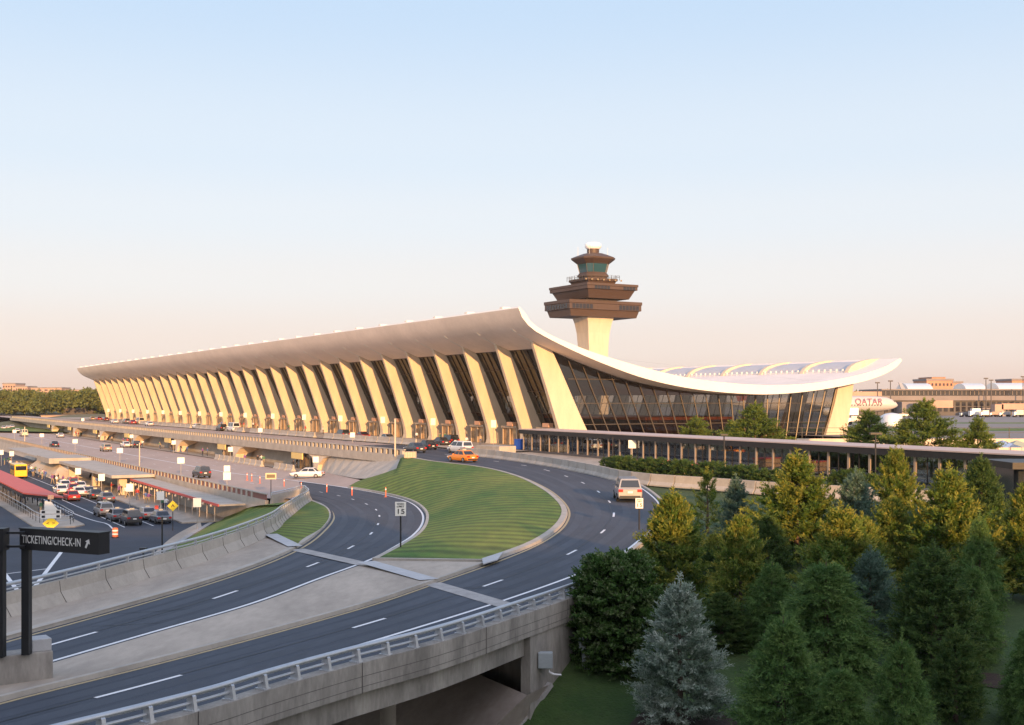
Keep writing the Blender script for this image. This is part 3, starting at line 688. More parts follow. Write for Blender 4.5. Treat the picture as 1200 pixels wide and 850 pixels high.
cg = oct_loft('cab_window', [(3.75, TZ(320)), (4.35, TZ(310.3))], M['towerglass'])
cmn = MB()
for (p, q) in ch8(1, .62): cmn.bar(TC + (U * p + VV * q) * 3.78 + Z * TZ(320), TC + (U * p + VV * q) * 4.38 + Z * TZ(310.3), .16)
cmn.build('mullion', M['bronze'], cg)
oct_loft('cab_roof', [(4.4, TZ(310.3)), (6.1, TZ(304.8)), (6.2, TZ(303)), (4.4, TZ(300)), (2.6, TZ(297.5))], M['towerbrown'])
mb = MB(); mb.lathe([(2.0, TZ(298)), (2.0, TZ(292.2))], TC, 20); mb.build('dome_neck', M['towerbrown'], tw)
mb = MB(); mb.lathe([(2.1, TZ(292.2)), (2.6, TZ(290.6)), (2.75, TZ(288.5)), (2.65, TZ(286.2)), (2.0, TZ(284.8)), (.2, TZ(284.3))], TC, 24); mb.build('dome', M['radome'], tw)
for (du, dv, h) in ((-3, -3.4, 4.5), (-4, 3, 3.2), (2, -4.6, 3.6)):
    mb = MB(); mb.tube([TC + U * du + VV * dv + Z * TZ(303), TC + U * du + VV * dv + Z * (TZ(303) + h)], .06, 5); mb.build('antenna', M['alu'], tw)

# ================================================================== VIADUCT (departures deck)
va = thing('viaduct', 'elevated departures roadway with notched parapet on flared concrete piers before the terminal columns', 'viaduct', tuple(W(60, -28)))
mb = MB(); mb.boxuv(28, 420, -28.4, -10.3, -.55, -.02); mb.boxuv(-14, 420, -28.75, -28.1, -1.0, .12); mb.build('deck', M['concrete'], va)
for k, u in enumerate([20, 66, 112, 158, 204, 250, 296]):
    mb = MB(); c = lambda t, v, z: W(u + t, v, z)
    mb.loft([[c(-.8, -29.2, -4.1), c(.8, -29.2, -4.1), c(.8, -27.6, -4.1), c(-.8, -27.6, -4.1)], [c(-1.1, -29.0, -2.6), c(1.1, -29.0, -2.6), c(1.1, -26.8, -2.6), c(-1.1, -26.8, -2.6)], [c(-2.6, -28.7, -1.5), c(2.6, -28.7, -1.5), c(2.6, -24, -1.5), c(-2.6, -24, -1.5)], [c(-5.5, -28.5, -1.0), c(5.5, -28.5, -1.0), c(5.5, -12, -.7), c(-5.5, -12, -.7)]], True, True)
    mb.build('pier', M['terminal'], va)
    sg = MB(); sg.boxuv(u + 7, u + 12.5, -28.9, -28.7, -2.1, -1.05); sg.build('gate_sign', mat('amber_sign', (.75, .55, .2), .6), va)
mb = MB(); mb.boxuv(-14, 420, -28.74, -28.12, .12, .22); mb.build('parapet_base', M['concrete'], va)
mb = MB(); mb.boxuv(-14, 420, -28.62, -28.3, .93, 1.06); mb.build('parapet_cap', M['concrete'], va)
post = MB(); post.boxuv(-.45, .45, -28.6, -28.25, .22, .93); post0 = post.build('parapet_post', M['concrete'], va); post0.location = U * -13
for i in range(1, 100): d = post0.copy(); COL.objects.link(d); d.location = U * (-13 + 1.9 * i)
rest = MB()
for i in range(100, 226): rest.boxuv(-13 + 1.9 * i - .45, -13 + 1.9 * i + .45, -28.6, -28.25, .22, .93)
ro = rest.build('parapet_posts', M['concrete'], va); ro['kind'] = 'stuff'
infill = MB(); infill.boxuv(-13, 420, -28.4, -28.34, .24, .9); infill.build('parapet_screen', mat('screen_brown', (.13, .10, .09), .7), va)
# retaining wall at the viaduct's near end
rw = MB(); p = [W(28, -27.0, -4), G(424, 562, -3.15), G(447, 556, -2.1), G(473, 546.5, -.95)]; q = [W(28, -27.9, -.9), W(-2, -27.9, -.7), W(-10, -28.2, -.4), W(-13.8, -28.6, -.1)]
p = even(p, 12); q = even(q, 12); rw.loft([[a, b, b + VV * 1.5, a + VV * 2.5] for a, b in zip(p, q)], True, True)
tag(rw.build('retaining_wall', M['concrete']), 'sloped pale concrete retaining wall behind the white sedan, at the near end of the viaduct', 'wall')
uw = MB(); uw.prism([W(28, -25.6, -4.1), W(28, -24.6, -.6), W(420, -24.6, -.6), W(420, -25.6, -4.1)], VV * .6)
tag(uw.build('arrivals_wall', M['concrete']), 'long pale wall in the shade under the departures viaduct', 'wall')
struct(fill('arrivals_sidewalk', [W(24, -30.3, -4), W(420, -30.3, -4), W(420, -25, -4), W(24, -25, -4)], M['pave'], .14))
am = mat('doorway_amber', (.45, .28, .12), .4, noise=.6, nscale=.8, col2=(.04, .03, .025))
for k, u in enumerate([20, 66, 112, 158, 204, 250, 296]):
    t = thing('arrivals_entrance', ['glazed arrivals doorway under the viaduct, right of the white sedan roof', 'glazed arrivals doorway under the viaduct, second from the near end', 'glazed arrivals doorway under the viaduct, third from the near end', 'glazed arrivals doorway under the viaduct, fourth from the near end', 'glazed arrivals doorway under the viaduct, fifth from the near end', 'glazed arrivals doorway under the viaduct, sixth from the near end', 'glazed arrivals doorway under the viaduct, farthest of the row'][k] if k else 'glazed arrivals doorway under the viaduct, just behind the white sedan', 'entrance', tuple(W(u + 10, -22, -3.86)), group='arrivals doorways')
    mb = MB(); mb.boxuv(u + 6, u + 12, -27.6, -24.8, -3.86, -1.4); mb.build('glazed_box', am, t)
    mb = MB()
    for i in range(6): mb.boxuv(u + 6 + i * 1.38, u + 6.12 + i * 1.38, -27.7, -27.6, -3.86, -1.4)
    for i in range(5): mb.boxuv(u + 5.9, u + 6, -27.6 + i * .7, -27.5 + i * .7, -3.86, -1.4)
    mb.boxuv(u + 5.8, u + 13.2, -27.8, -24.6, -1.4, -1.2); mb.build('frame', M['bronze'], t)

# ================================================================== WALKWAY (covered glass passage)
WA, WB = Vector((1.6, 185, 0)), Vector((49.2, 80.3, 0)); WD = (WB - WA).normalized(); WN = Vector((-WD.y, WD.x, 0))   # WN points away from camera side
if WN.x < 0: WN = -WN
WL = (WB - WA).length
wk = thing('covered_walkway', 'long low glazed walkway with dark flat roof running from the terminal corner', 'walkway', tuple(WA))
def wb(s0, s1, n0, n1, z0, z1, mbx): mbx.box(WA + WD * (s0 + s1) / 2 + WN * (n0 + n1) / 2 + Z * (z0 + z1) / 2, (s1 - s0, n1 - n0, z1 - z0), (WD, WN, Z))
mb = MB(); wb(-.5, WL, -.4, 5.4, 2.75, 3.35, mb); mb.build('roof', M['darkmetal'], wk)
mb = MB(); wb(-.5, WL, -.5, 5.5, 3.355, 3.47, mb); mb.build('roof_coping', mat('coping', (.55, .42, .36), .7, noise=.1, nscale=.4), wk)
mb = MB(); wb(0, WL, 0, 5, -.3, .28, mb); mb.build('floor_slab', M['conc_dk'], wk)
i = 0; s = .3
pm = mat('walkway_post', (.38, .29, .21), .6)
while s < WL:
    for n_ in (0.0, 4.8): mb = MB(); wb(s - .14, s + .14, n_, n_ + .2, .28, 2.75, mb); mb.build('post', pm, wk)
    if s + 3 < WL:
        gp = MB(); wb(s + .14, s + 2.86, .08, .1, .3, 2.74, gp); go_ = gp.build('window', M['walkglass'], wk); gp = MB(); wb(s + .14, s + 2.86, 4.88, 4.9, .3, 2.74, gp); gp.build('window', M['walkglass'], wk)
        fr = MB(); wb(s + 1.45, s + 1.52, .03, .12, .3, 2.74, fr); wb(s + .14, s + 2.86, .03, .12, 1.15, 1.2, fr); fr.build('frame', M['darkmetal'], go_)
    s += 3.0
# lower annex at the right end
an = thing('walkway_stair_house', 'low dark flat-roofed annex with tan posts where the covered walkway meets the right edge', 'shelter', tuple(G(1185, 585, -.1)))
a0 = Vector((38.3, 94, 0))
mb = MB(); mb.box(a0 + Vector((6, -2, 2.95)), (14, 6, .5)); mb.build('roof', M['darkmetal'], an)
for dx in (.2, 2.6, 5, 7.4): 
    mb = MB(); mb.box(a0 + Vector((dx, -4.6, .9)), (.28, .28, 3.6)); mb.build('post', pm, an)
mb = MB(); mb.box(a0 + Vector((6, -1.5, .9)), (12.6, 4, 3.6)); mb.build('glass_wall', mat('annex_glass', (.03, .035, .04), .1), an)

# jersey barriers
jb_pts = [G(540, 533, 0), G(578, 537, 0), G(640, 546, 0), G(700, 557.5, 0), G(729, 564.5, 0), G(763, 569, 0), G(843, 575, 0), G(900, 580, 0), G(1000, 586, 0), G(1100, 592, 0)]
jp = smooth(jb_pts, 400); Lj = plen(jp); nseg = 30; per = Lj / nseg
where = {0: 'farthest of the row, beside the orange taxi', nseg - 1: 'at the right end of the row behind the conifers'}
def jersey(a, b, i, label, group):
    o = thing('jersey_barrier', label, 'barrier', tuple(a.lerp(b, .5)), group=group)
    d = (b - a).normalized(); n = Vector((-d.y, d.x, 0)); mb = MB(); pts = [(-.42, 0), (-.42, .12), (-.18, .42), (-.12, 1.08), (.12, 1.08), (.18, .42), (.42, .12), (.42, 0)]
    mb.loft([[p + n * x + Z * z for x, z in pts] for p in (a + d * .06, b - d * .06)], True, True); mb.build('barrier_block', M['concrete'], o); return o
for i in range(nseg):
    a = jp[int(400 * i / nseg)]; b = jp[min(399, int(400 * (i + 1) / nseg))]
    lab = f'{nth(i)} precast barrier segment from the orange taxi in the curved row behind the silver minivan' if i < 12 else f'{nth(i - 12)} precast barrier segment from the minivan in the straight row before the hedge'
    jersey(a, b, i, lab, 'barrier segments behind the minivan' if i < 12 else 'barrier segments before the hedge')
for k in range(46):
    u = 22 + k * 5.6
    if k % 9 == 8: continue
    jersey(W(u, -10, .14), W(u + 5.4, -10, .14), k, f'{nth(k)} low barrier segment along the departures kerb counted from the blue bin', 'barrier segments along the departures kerb')
for k in range(14):
    u = 26 + k * 3.4
    if k in (3, 4): continue
    jersey(W(u, -30.7, -4), W(u + 3.1, -30.7, -4), k, f'{nth(k)} low pale barrier segment on the arrivals sidewalk counted from the white sedan', 'barrier segments along the arrivals sidewalk')
# forecourt wall by the taxi
mb = MB(); mb.prism([W(-9.5, -11, .0), W(-9.5, -11, 1.0), W(-3, -11.5, 1.0), W(-3, -11.5, 0)], VV * 3 + U * .2); tag(mb.build('planter_wall', M['concrete'], bevel=.04), 'low pale concrete planter wall beside the blue bin at the terminal corner', 'wall')
mb = MB(); mb.box(W(-3, -3.5, .95), (2.0, 1.4, 1.5), (U, VV, Z)); mb.box(W(-3, -3.5, 1.74), (2.1, 1.5, .12), (U, VV, Z)); tag(mb.build('bin', mat('blue_bin', (.02, .10, .45), .5), bevel=.05), 'blue lidded bin at the foot of the columns', 'bin')

# middle level parapet (near edge) and arrivals retaining wall, canopies
mp = thing('parapet_wall', 'notched parapet with red-brown screen along the near edge of the arrivals roadway', 'parapet', tuple(W(30, -53.5, -4)))
mb = MB(); mb.boxuv(-31, 420, -53.9, -53.5, -5.0, -3.75); mb.boxuv(-31, 420, -53.85, -53.55, -3.1, -2.98); mb.build('parapet_base', M['concrete'], mp)
mb = MB(); mb.boxuv(-31, 420, -53.74, -53.68, -3.75, -3.1); mb.build('parapet_screen', mat('screen_red', (.22, .09, .07), .7), mp)
po = MB(); po.boxuv(-.3, .3, -53.86, -53.56, -3.75, -3.1); po0 = po.build('parapet_post', M['concrete'], mp); po0.location = U * -25.6
for i in range(1, 95): d = po0.copy(); COL.objects.link(d); d.location = U * (-25.6 + 2.1 * i)
po = MB()
for i in range(95, 210): po.boxuv(-25.6 + 2.1 * i - .3, -25.6 + 2.1 * i + .3, -53.86, -53.56, -3.75, -3.1)
po.build('parapet_posts', M['concrete'], mp)['kind'] = 'stuff'
rw = MB(); rw.prism([W(-31, -53.95, -4.6), W(-31, -54.6, -7.1), W(420, -54.6, -7.1), W(420, -53.95, -4.6)], VV * .5)
tag(rw.build('retaining_wall', M['concrete']), 'battered concrete wall behind the taxi queue, holding up the arrivals roadway', 'wall')
cn = thing('wall_canopy', 'thin red-edged canopy on slim posts sloping along the wall behind the waiting taxis', 'canopy', tuple(W(-5, -56, -6.84)))
mb = MB(); mb.prism([W(-25, -57.6, -4.75), W(-25, -57.6, -4.55), W(24, -57.6, -4.25), W(24, -57.6, -4.45)], VV * 3.2); mb.build('roof', M['concrete'], cn)
mb = MB(); mb.prism([W(-25, -57.75, -4.8), W(-25, -57.75, -4.5), W(24, -57.75, -4.2), W(24, -57.75, -4.5)], VV * .14); mb.build('red_fascia', M['red'], cn)
for k in range(14):
    u = -22 + k * 3.5; mb = MB(); mb.tube([W(u, -57.3, -6.84), W(u, -57.3, -4.6)], .07, 6); mb.lathe([(.16, 0), (.18, .15), (.05, .3)], W(u, -57.75, -5.0), 8); mb.build('post', mat('post_cream', (.62, .5, .38), .6) if k == 0 else bpy.data.materials['post_cream'], cn)
sb = thing('slab_canopy', 'broad grey slab canopy projecting from the wall over the taxi sidewalk', 'canopy', tuple(W(50, -57, -6.84)))
mb = MB(); mb.boxuv(24, 74, -60.5, -54, -4.1, -3.65); mb.build('roof', M['concrete'], sb)
mb = MB(); mb.boxuv(26, 27.2, -59, -57.8, -6.84, -4.1); mb.boxuv(72, 73, -59, -57.8, -6.84, -4.1); mb.boxuv(48, 49, -59, -57.8, -6.84, -4.1); mb.build('support', M['terminal'], sb)
pb = thing('taxi_pavilion', 'battered tan concrete pavilion with flat grey box roof at the head of the taxi queue', 'pavilion', tuple(W(100, -58, -7)))
mb = MB(); mb.prism([W(72, -62, -6.9), W(78, -59.5, -4.2), W(104, -59.5, -4.2), W(110, -62, -6.9)], VV * 6.5); mb.build('wall', M['terminal'], pb)
mb = MB(); mb.boxuv(76, 92, -62, -54.2, -4.2, -3.2); mb.boxuv(92, 150, -61, -54.2, -4.1, -3.7); mb.build('roof', M['concrete'], pb)
# red island canopy
rc = thing('island_canopy', 'long red canopy over the railed pedestrian island beside the taxi lanes', 'canopy', tuple(W(30, -73.4, -6.84)))
mb = MB(); mb.prism([W(-6, -72.2, -4.55), W(3, -75.8, -4.5), W(135, -75.8, -4.5), W(135, -72.2, -4.5)], (0, 0, .18)); mb.build('roof', M['red'], rc)
mb = MB(); mb.prism([W(-5.8, -72.35, -4.85), W(3.1, -75.9, -4.85), W(135, -75.9, -4.85), W(135, -72.3, -4.85)], (0, 0, .29)); mb.build('fascia', M['darkmetal'], rc)
for k in range(24):
    mb = MB(); mb.tube([W(6 + k * 5, -75.2, -6.84), W(6 + k * 5, -75.2, -4.8)], .08, 6); mb.build('post', M['darkmetal'], rc); mb = MB(); mb.tube([W(2 + k * 5, -72.8, -6.84), W(2 + k * 5, -72.8, -4.8)], .08, 6); mb.build('post', M['darkmetal'], rc)
rf = thing('pedestrian_railing', 'thin metal railing round the tip of the island under the red canopy', 'railing', tuple(W(-10, -73, -6.84)))
rp = smooth([W(40, -76, -6.84), W(0, -76, -6.84), W(-13, -76, -6.84), W(-17, -75.4, -6.84), W(-18, -74, -6.84), W(-15.5, -72.6, -6.84), W(-8, -72, -6.84), W(30, -72, -6.84)], 90)
mb = MB(); mb.tube(lift(rp, 1.1), .05, 6); mb.tube(lift(rp, .6), .03, 6); mb.build('hand_rail', M['alu'], rf)
for p in rp[::2]: mb = MB(); mb.tube([p, p + Z * 1.1], .035, 5); mb.build('post', M['darkmetal'], rf)

# sign wall and overhead sign
sw = MB(); sw.prism([G(-60, 815, 0), G(62, 800, 0), G(62, 790, 0), G(-60, 800, 0)], (0, 0, .82))
sw = MB(); a, b = Vector((-15.6, 31.2, 0)), Vector((-12.75, 33.2, 0)); d = (b - a).normalized(); n = Vector((-d.y, d.x, 0))
sw.prism([a, b, b + n * .75, a + n * .75], (0, 0, .86)); tag(sw.build('sign_plinth', M['fascia'], bevel=.03), 'concrete plinth wall carrying the black ticketing sign posts', 'wall')
mb = MB(); mb.box(b - d * .28 + n * .38 + Z * 1.03, (.52, .62, .34), (d, n, Z)); tag(mb.build('concrete_block', M['jointpale'], bevel=.02), 'small pale block resting on the end of the sign plinth', 'block')
sp = at(26, 770, 32.4); so = thing('direction_sign', 'black TICKETING/CHECK-IN sign on a black post beside the inner ramp', 'sign', (sp.x, sp.y, .86))
def P(px, py, Y): return at(px, py, Y)
mb = MB(); q = P(26, 770, 32.4); mb.box((q.x, q.y + .3, (0.86 + 3.76) / 2), (.2, .24, 3.76 - .86)); mb.build('post', M['steel'], so)
L0, R0 = P(23, 619, 32.7), P(115.5, 625.5, 31.5)
xa = Vector((R0.x - L0.x, R0.y - L0.y, 0)).normalized(); ya = Vector((-xa.y, xa.x, 0))
Lz1, Lz0 = 4.32, 3.75
wd = (Vector((R0.x, R0.y, 0)) - Vector((L0.x, L0.y, 0))).length
cc = Vector(((L0.x + R0.x) / 2, (L0.y + R0.y) / 2, 4.02))
mb = MB(); mb.box(cc + ya * .2, (wd, .4, .56), (xa, ya, Z)); mb.box(cc + ya * .2 + Z * .29, (wd + .04, .44, .03), (xa, ya, Z), 1); mb.build('sign_box', [M['signblack'], M['steel']], so)
def text_mesh(name, txt, size, m, parent, loc, xa, up=Z, sx=1.0, ext=.004, align='LEFT', world=True, width=None):
    cu = bpy.data.curves.new(name, 'FONT'); cu.body = txt; cu.size = size; cu.extrude = ext; cu.align_x = align; cu.align_y = 'CENTER'; cu.offset = size * .006; cu.space_character = 1.06
    t = bpy.data.objects.new(name + '_tmp', cu); COL.objects.link(t); dg = bpy.context.evaluated_depsgraph_get(); me = bpy.data.meshes.new_from_object(t.evaluated_get(dg)); bpy.data.objects.remove(t)
    if width:
        xs_ = [v.co.x for v in me.vertices]; sx = width / (max(xs_) - min(xs_))
    xa = xa.normalized(); na = xa.cross(up).normalized()
    mtx = Matrix(((xa.x * sx, up.x, na.x, loc[0]), (xa.y * sx, up.y, na.y, loc[1]), (xa.z * sx, up.z, na.z, loc[2]), (0, 0, 0, 1)))
    me.transform(mtx); me.materials.clear(); me.materials.append(m); o = bpy.data.objects.new(name, me); COL.objects.link(o); o.parent = parent
    if world and parent.type == 'EMPTY': o.matrix_parent_inverse = (Matrix.Translation(parent.location) @ parent.rotation_euler.to_matrix().to_4x4()).inverted()
    return o
text_mesh('lettering', 'TICKETING/CHECK-IN', .31, M['letter'], so, cc - xa * (wd / 2 - .1) - ya * .012, xa, width=2.12)
ar = MB(); ac = cc + xa * (wd / 2 - .38) - ya * .01; e1 = (xa * .45 + Z * .9).normalized(); e2 = e1.cross(ya).normalized()
ar.prism([ac - e1 * .13 - e2 * .03, ac - e1 * .13 + e2 * .03, ac + e1 * .02 + e2 * .03, ac + e1 * .02 + e2 * .09, ac + e1 * .13, ac + e1 * .02 - e2 * .09, ac + e1 * .02 - e2 * .03], -ya * .006); ar.build('arrow', M['letter'], so)
s2 = thing('sign_gantry', 'black steel gantry post at the left edge with crossbars meeting the ticketing sign', 'sign gantry', (at(1, 770, 32.4).x, 32.4, .86))
q = at(1, 770, 32.4); mb = MB(); mb.box((q.x, q.y, 2.58), (.2, .24, 3.45)); mb.build('post', M['steel'], s2)
mb = MB(); mb.box(Vector((q.x - .55, q.y, 4.05)), (1.4, .4, .6)); mb.build('sign_box', M['signblack'], s2)
mb = MB(); mb.box(Vector((q.x + .33, q.y + .05, 4.22)), (.62, .1, .06)); mb.box(Vector((q.x + .33, q.y + .05, 3.85)), (.62, .1, .06)); mb.build('crossbar', M['steel'], s2)

# electrical cabinet on the abutment, conduit; pole box by the tree
eb = G(621.5, 770, -1.1); Yb = 42.0
cb_ = thing('junction_cabinet', 'pale grey electrical cabinet with a white conduit fixed to the bridge abutment', 'cabinet', tuple(at(621, 787, 42.2)))
wf_ = min(pr, key=lambda q_: abs(q_.x - .62)); tw_ = (pr[pr.index(wf_) + 1] - wf_).normalized(); c = wf_ + Vector((tw_.y, -tw_.x, 0)) * .55 + Z * -1.1; mb = MB(); mb.box(c, (.5, .3, .54)); mb.build('cabinet_body', M['boxgrey'], cb_, bevel=.015)
mb = MB(); mb.box(c + Vector((0, -.16, 0)), (.46, .02, .5)); mb.build('cabinet_door', M['boxgrey'], cb_)
mb = MB(); mb.tube([c + Vector((.1, 0, -.27)), c + Vector((.14, 0, -.42)), c + Vector((.3, 0, -.5)), c + Vector((.55, 0, -.52))], .035, 8); mb.build('conduit', M['white'], cb_)
pc = at(686, 783, 43); pz = lawn_z(pc.x, pc.y)
cb2 = thing('utility_pedestal', 'pale metal utility pedestal on a concrete pad half hidden by the round tree', 'utility box', (pc.x, pc.y, pz))
mb = MB(); mb.box((pc.x + .1, pc.y, pz + .08), (.75, .5, .34)); mb.build('pad', M['concrete'], cb2)
mb = MB(); mb.box((pc.x + .02, pc.y, pz + .55), (.28, .25, .65)); mb.build('pedestal', M['boxgrey'], cb2)
mb = MB(); mb.box((pc.x - .12, pc.y - .03, pz + 1.25), (.24, .2, .48)); mb.tube([(pc.x - .02, pc.y, pz + .3), (pc.x - .02, pc.y, pz + 1.1)], .05, 6); mb.build('meter_box', M['boxgrey'], cb2)

# ================================================================== PARKING GARAGE the photograph is taken from (behind the camera)
pg = thing('parking_garage', 'grey multi-storey parking garage the view is taken from', 'garage', (0, -30, -6))
mb = MB(); GX0, GX1 = -90, 75
mb.boxuv(0, 1, 0, 1, -9, -8.9)
mb = MB()
for z0, z1 in ((-6, -2.4), (-1, .6), (2.4, 4.6), (4.7, 6.4)): mb.box(((GX0 + GX1) / 2, -9, (z0 + z1) / 2), (GX1 - GX0, 13, z1 - z0))
mb.build('storeys', M['concrete'], pg)
for k in range(12):
    mb = MB(); mb.box((GX0 + 4 + k * 14, -9, .2), (.8, 12, 12)); mb.build('frame_wall', M['concrete'], pg)
mb = MB(); mb.box((6, -18.5, 3.5), (172, 5, 19.0)); mb.build('shade_wing', M['concrete'], pg)  # unseen block added behind the garage, height set to place its shadow line
mb = MB(); mb.box((-26, -18.6, 15), (92, 5, 4.6)); mb.box((-26, -18.6, 20.1), (92, 5, 1.8)); mb.box((-26, -18.6, 23.45), (92, 5, 2.1)); mb.build('shade_slabs', M['concrete'], pg)  # unseen slabs added with gaps to throw sun and shade bands on the ground
for k in range(9): mb = MB(); mb.box((-70 + k * 11, -18.5, 19), (.6, 4, 8)); mb.build('shade_slab_column', M['concrete'], pg)  # columns carrying the added shade slabs

# ================================================================== VEHICLES
CM = {}
def paintm(name, col, rough=.35, metal=.3):
    if name not in CM: CM[name] = mat('car_' + name, col, rough, metal=metal, coat=.5, noise=.06, nscale=2)
    return CM[name]
for nme, c in dict(white=(.78, .77, .75), silver=(.30, .30, .31), black=(.015, .015, .018), charcoal=(.06, .062, .07), gold=(.42, .34, .24), red=(.38, .03, .025), orange=(.85, .28, .02), yellow=(.85, .50, .03), blue=(.04, .07, .16), maroon=(.16, .02, .02), green=(.03, .08, .05), grey=(.16, .165, .18), cream=(.62, .55, .42)).items(): paintm(nme, c)
glassdark = mat('car_glass', (.02, .024, .03), .06, spec=.8); tyre = mat('tyre', (.015, .015, .015), .9); rimm = mat('rim', (.35, .35, .36), .4, metal=.8)
tailm = mat('tail_lamp', (.45, .015, .01), .25); headm = mat('head_lamp', (.75, .75, .72), .15); platem = mat('plate', (.7, .7, .68), .5); trimm = mat('car_trim', (.03, .03, .03), .6)
KIND = dict(
    sedan=dict(L=4.9, W=1.85, st=[(-2.45, .38, .86, .74), (-2.3, .25, .98, .86), (-1.5, .2, 1.0, .92), (0, .18, .95, .925), (1.1, .2, .92, .92), (2.1, .24, .78, .86), (2.42, .35, .66, .74)], cab=(-1.75, 1.05, -1.05, .3, 1.46, .95)),
    suv=dict(L=4.75, W=1.9, st=[(-2.35, .45, 1.05, .84), (-2.25, .35, 1.12, .92), (-1.2, .3, 1.1, .95), (0, .28, 1.08, .95), (1.2, .3, 1.05, .94), (2.1, .33, .98, .9), (2.36, .45, .8, .8)], cab=(-2.28, 1.15, -2.05, .45, 1.78, 1.08)),
    minivan=dict(L=5.1, W=1.96, st=[(-2.53, .38, 1.0, .88), (-2.42, .28, 1.08, .95), (-1.2, .22, 1.06, .98), (0, .2, 1.04, .98), (1.3, .22, 1.0, .97), (2.25, .27, .86, .9), (2.55, .4, .68, .76)], cab=(-2.46, 1.75, -2.2, .75, 1.76, 1.04)),
    van=dict(L=5.6, W=2.05, st=[(-2.8, .4, 1.25, .95), (-2.72, .3, 1.3, 1.02), (-1, .28, 1.3, 1.03), (1.2, .28, 1.25, 1.03), (2.4, .3, 1.1, .98), (2.78, .42, .85, .85)], cab=(-2.76, 2.1, -2.7, 1.45, 2.3, 1.25)),
)
def lerp(a, b, t): return a + (b - a) * t
def inset(q, m0, m1, n0, n1, push):
    q = [Vector(p) for p in q]; f = lambda s, t: (q[0] * (1 - s) + q[1] * s) * (1 - t) + (q[3] * (1 - s) + q[2] * s) * t
    n = (q[1] - q[0]).cross(q[3] - q[0]).normalized() * push
    return [f(m0, n0) + n, f(m1, n0) + n, f(m1, n1) + n, f(m0, n1) + n]
def make_car(kind, colour, label='', cat='car', group=None, roof_sign=None):
    K = KIND[kind]; t = thing('parked_' + kind if kind != 'van' else 'shuttle_van', label, cat, group=group)
    cm = CM[colour]; mb = MB(); rings = []
    for x, zl, zb, hw in K['st']:
        rings.append([(x, -hw * .86, zl), (x, -hw * .98, zl + .12), (x, -hw, (zl + zb) / 2), (x, -hw * .97, zb - .09), (x, -hw * .86, zb), (x, hw * .86, zb), (x, hw * .97, zb - .09), (x, hw, (zl + zb) / 2), (x, hw * .98, zl + .12), (x, hw * .86, zl)])
    mb.loft([[Vector(p) for p in r] for r in rings], True, True)
    xr0, xf0, xr1, xf1, zt, zb = K['cab']; w0, w1 = K['W'] / 2 * .93, K['W'] / 2 * .72
    b = [Vector((xr0, -w0, zb - .06)), Vector((xf0, -w0, zb - .06)), Vector((xf0, w0, zb - .06)), Vector((xr0, w0, zb - .06))]
    tp = [Vector((xr1, -w1, zt)), Vector((xf1, -w1, zt)), Vector((xf1, w1, zt)), Vector((xr1, w1, zt))]
    mid = [Vector((xr1 + .08, -w1 + .1, zt + .05)), Vector((xf1 - .1, -w1 + .1, zt + .05)), Vector((xf1 - .1, w1 - .1, zt + .05)), Vector((xr1 + .08, w1 - .1, zt + .05))]
    mb.loft([b, tp, mid], True, True)
    mb.build('body', cm, t, world=False, bevel=.02)
    w = MB(); w.add(inset((b[1], b[2], tp[2], tp[1]), .06, .94, .14, .93, .012), [(0, 1, 2, 3)]); w.build('windshield', glassdark, t, world=False)
    w = MB(); w.add(inset((b[3], b[0], tp[0], tp[3]), .07, .93, .2, .9, .012), [(0, 1, 2, 3)]); w.build('rear_window', glassdark, t, world=False)
    for s, q in ((0, (b[0], b[1], tp[1], tp[0])), (1, (b[2], b[3], tp[3], tp[2]))):
        for m0, m1 in ((.05, .46), (.5, .93)): w = MB(); w.add(inset(q, m0, m1, .16, .9, .012), [(0, 1, 2, 3)]); w.build('side_window', glassdark, t, world=False)
    r = .34 if kind != 'sedan' else .32; hl = K['L'] / 2
    for x in (-hl + .95, hl - .95):
        for s in (-1, 1):
            y = s * (K['W'] / 2 - .1); m_ = MB(); m_.loft([[Vector((x + rr * math.cos(a * math.pi / 8), y + s * dy, r + rr * math.sin(a * math.pi / 8))) for a in range(16)] for rr, dy in ((r * .7, -.12), (r, -.1), (r, .1), (r * .92, .13))], True, True); wo = m_.build('wheel', tyre, t, world=False)
            m_ = MB(); m_.loft([[Vector((x + rr * math.cos(a * math.pi / 6), y + s * dy, r + rr * math.sin(a * math.pi / 6))) for a in range(12)] for rr, dy in ((r * .62, .1), (r * .62, .14), (r * .2, .15))], True, True); m_.build('rim', rimm, wo)
    zt_ = K['st'][0][2]; 
    for s in (-1, 1):
        m_ = MB(); m_.box((-hl + .06, s * (K['W'] / 2 - .26), zt_ - .1), (.16, .34, .2)); m_.build('taillight', tailm, t, world=False)
        m_ = MB(); m_.box((hl - .1, s * (K['W'] / 2 - .32), K['st'][-1][2] - .02), (.22, .36, .15)); m_.build('headlight', headm, t, world=False)
        m_ = MB(); m_.box((xf0 - .35, s * (K['W'] / 2 + .07), zb + .05), (.12, .16, .13)); m_.build('mirror', cm, t, world=False)
    m_ = MB(); m_.box((-hl - .01, 0, zt_ - .22), (.03, .4, .15)); m_.build('plate', platem, t, world=False)
    m_ = MB(); m_.box((-hl + .02, 0, K['st'][0][1] + .06), (.14, K['W'] * .8, .16)); m_.box((hl - .02, 0, K['st'][-1][1] + .04), (.12, K['W'] * .75, .16)); m_.build('bumper', trimm, t, world=False)
    if roof_sign: m_ = MB(); m_.box((lerp(xr1, xf1, .5), 0, zt + .13), (.2, .5, .16)); m_.build('roof_sign', roof_sign, t, world=False)
    return t
HU = ROT_U
protos = {}
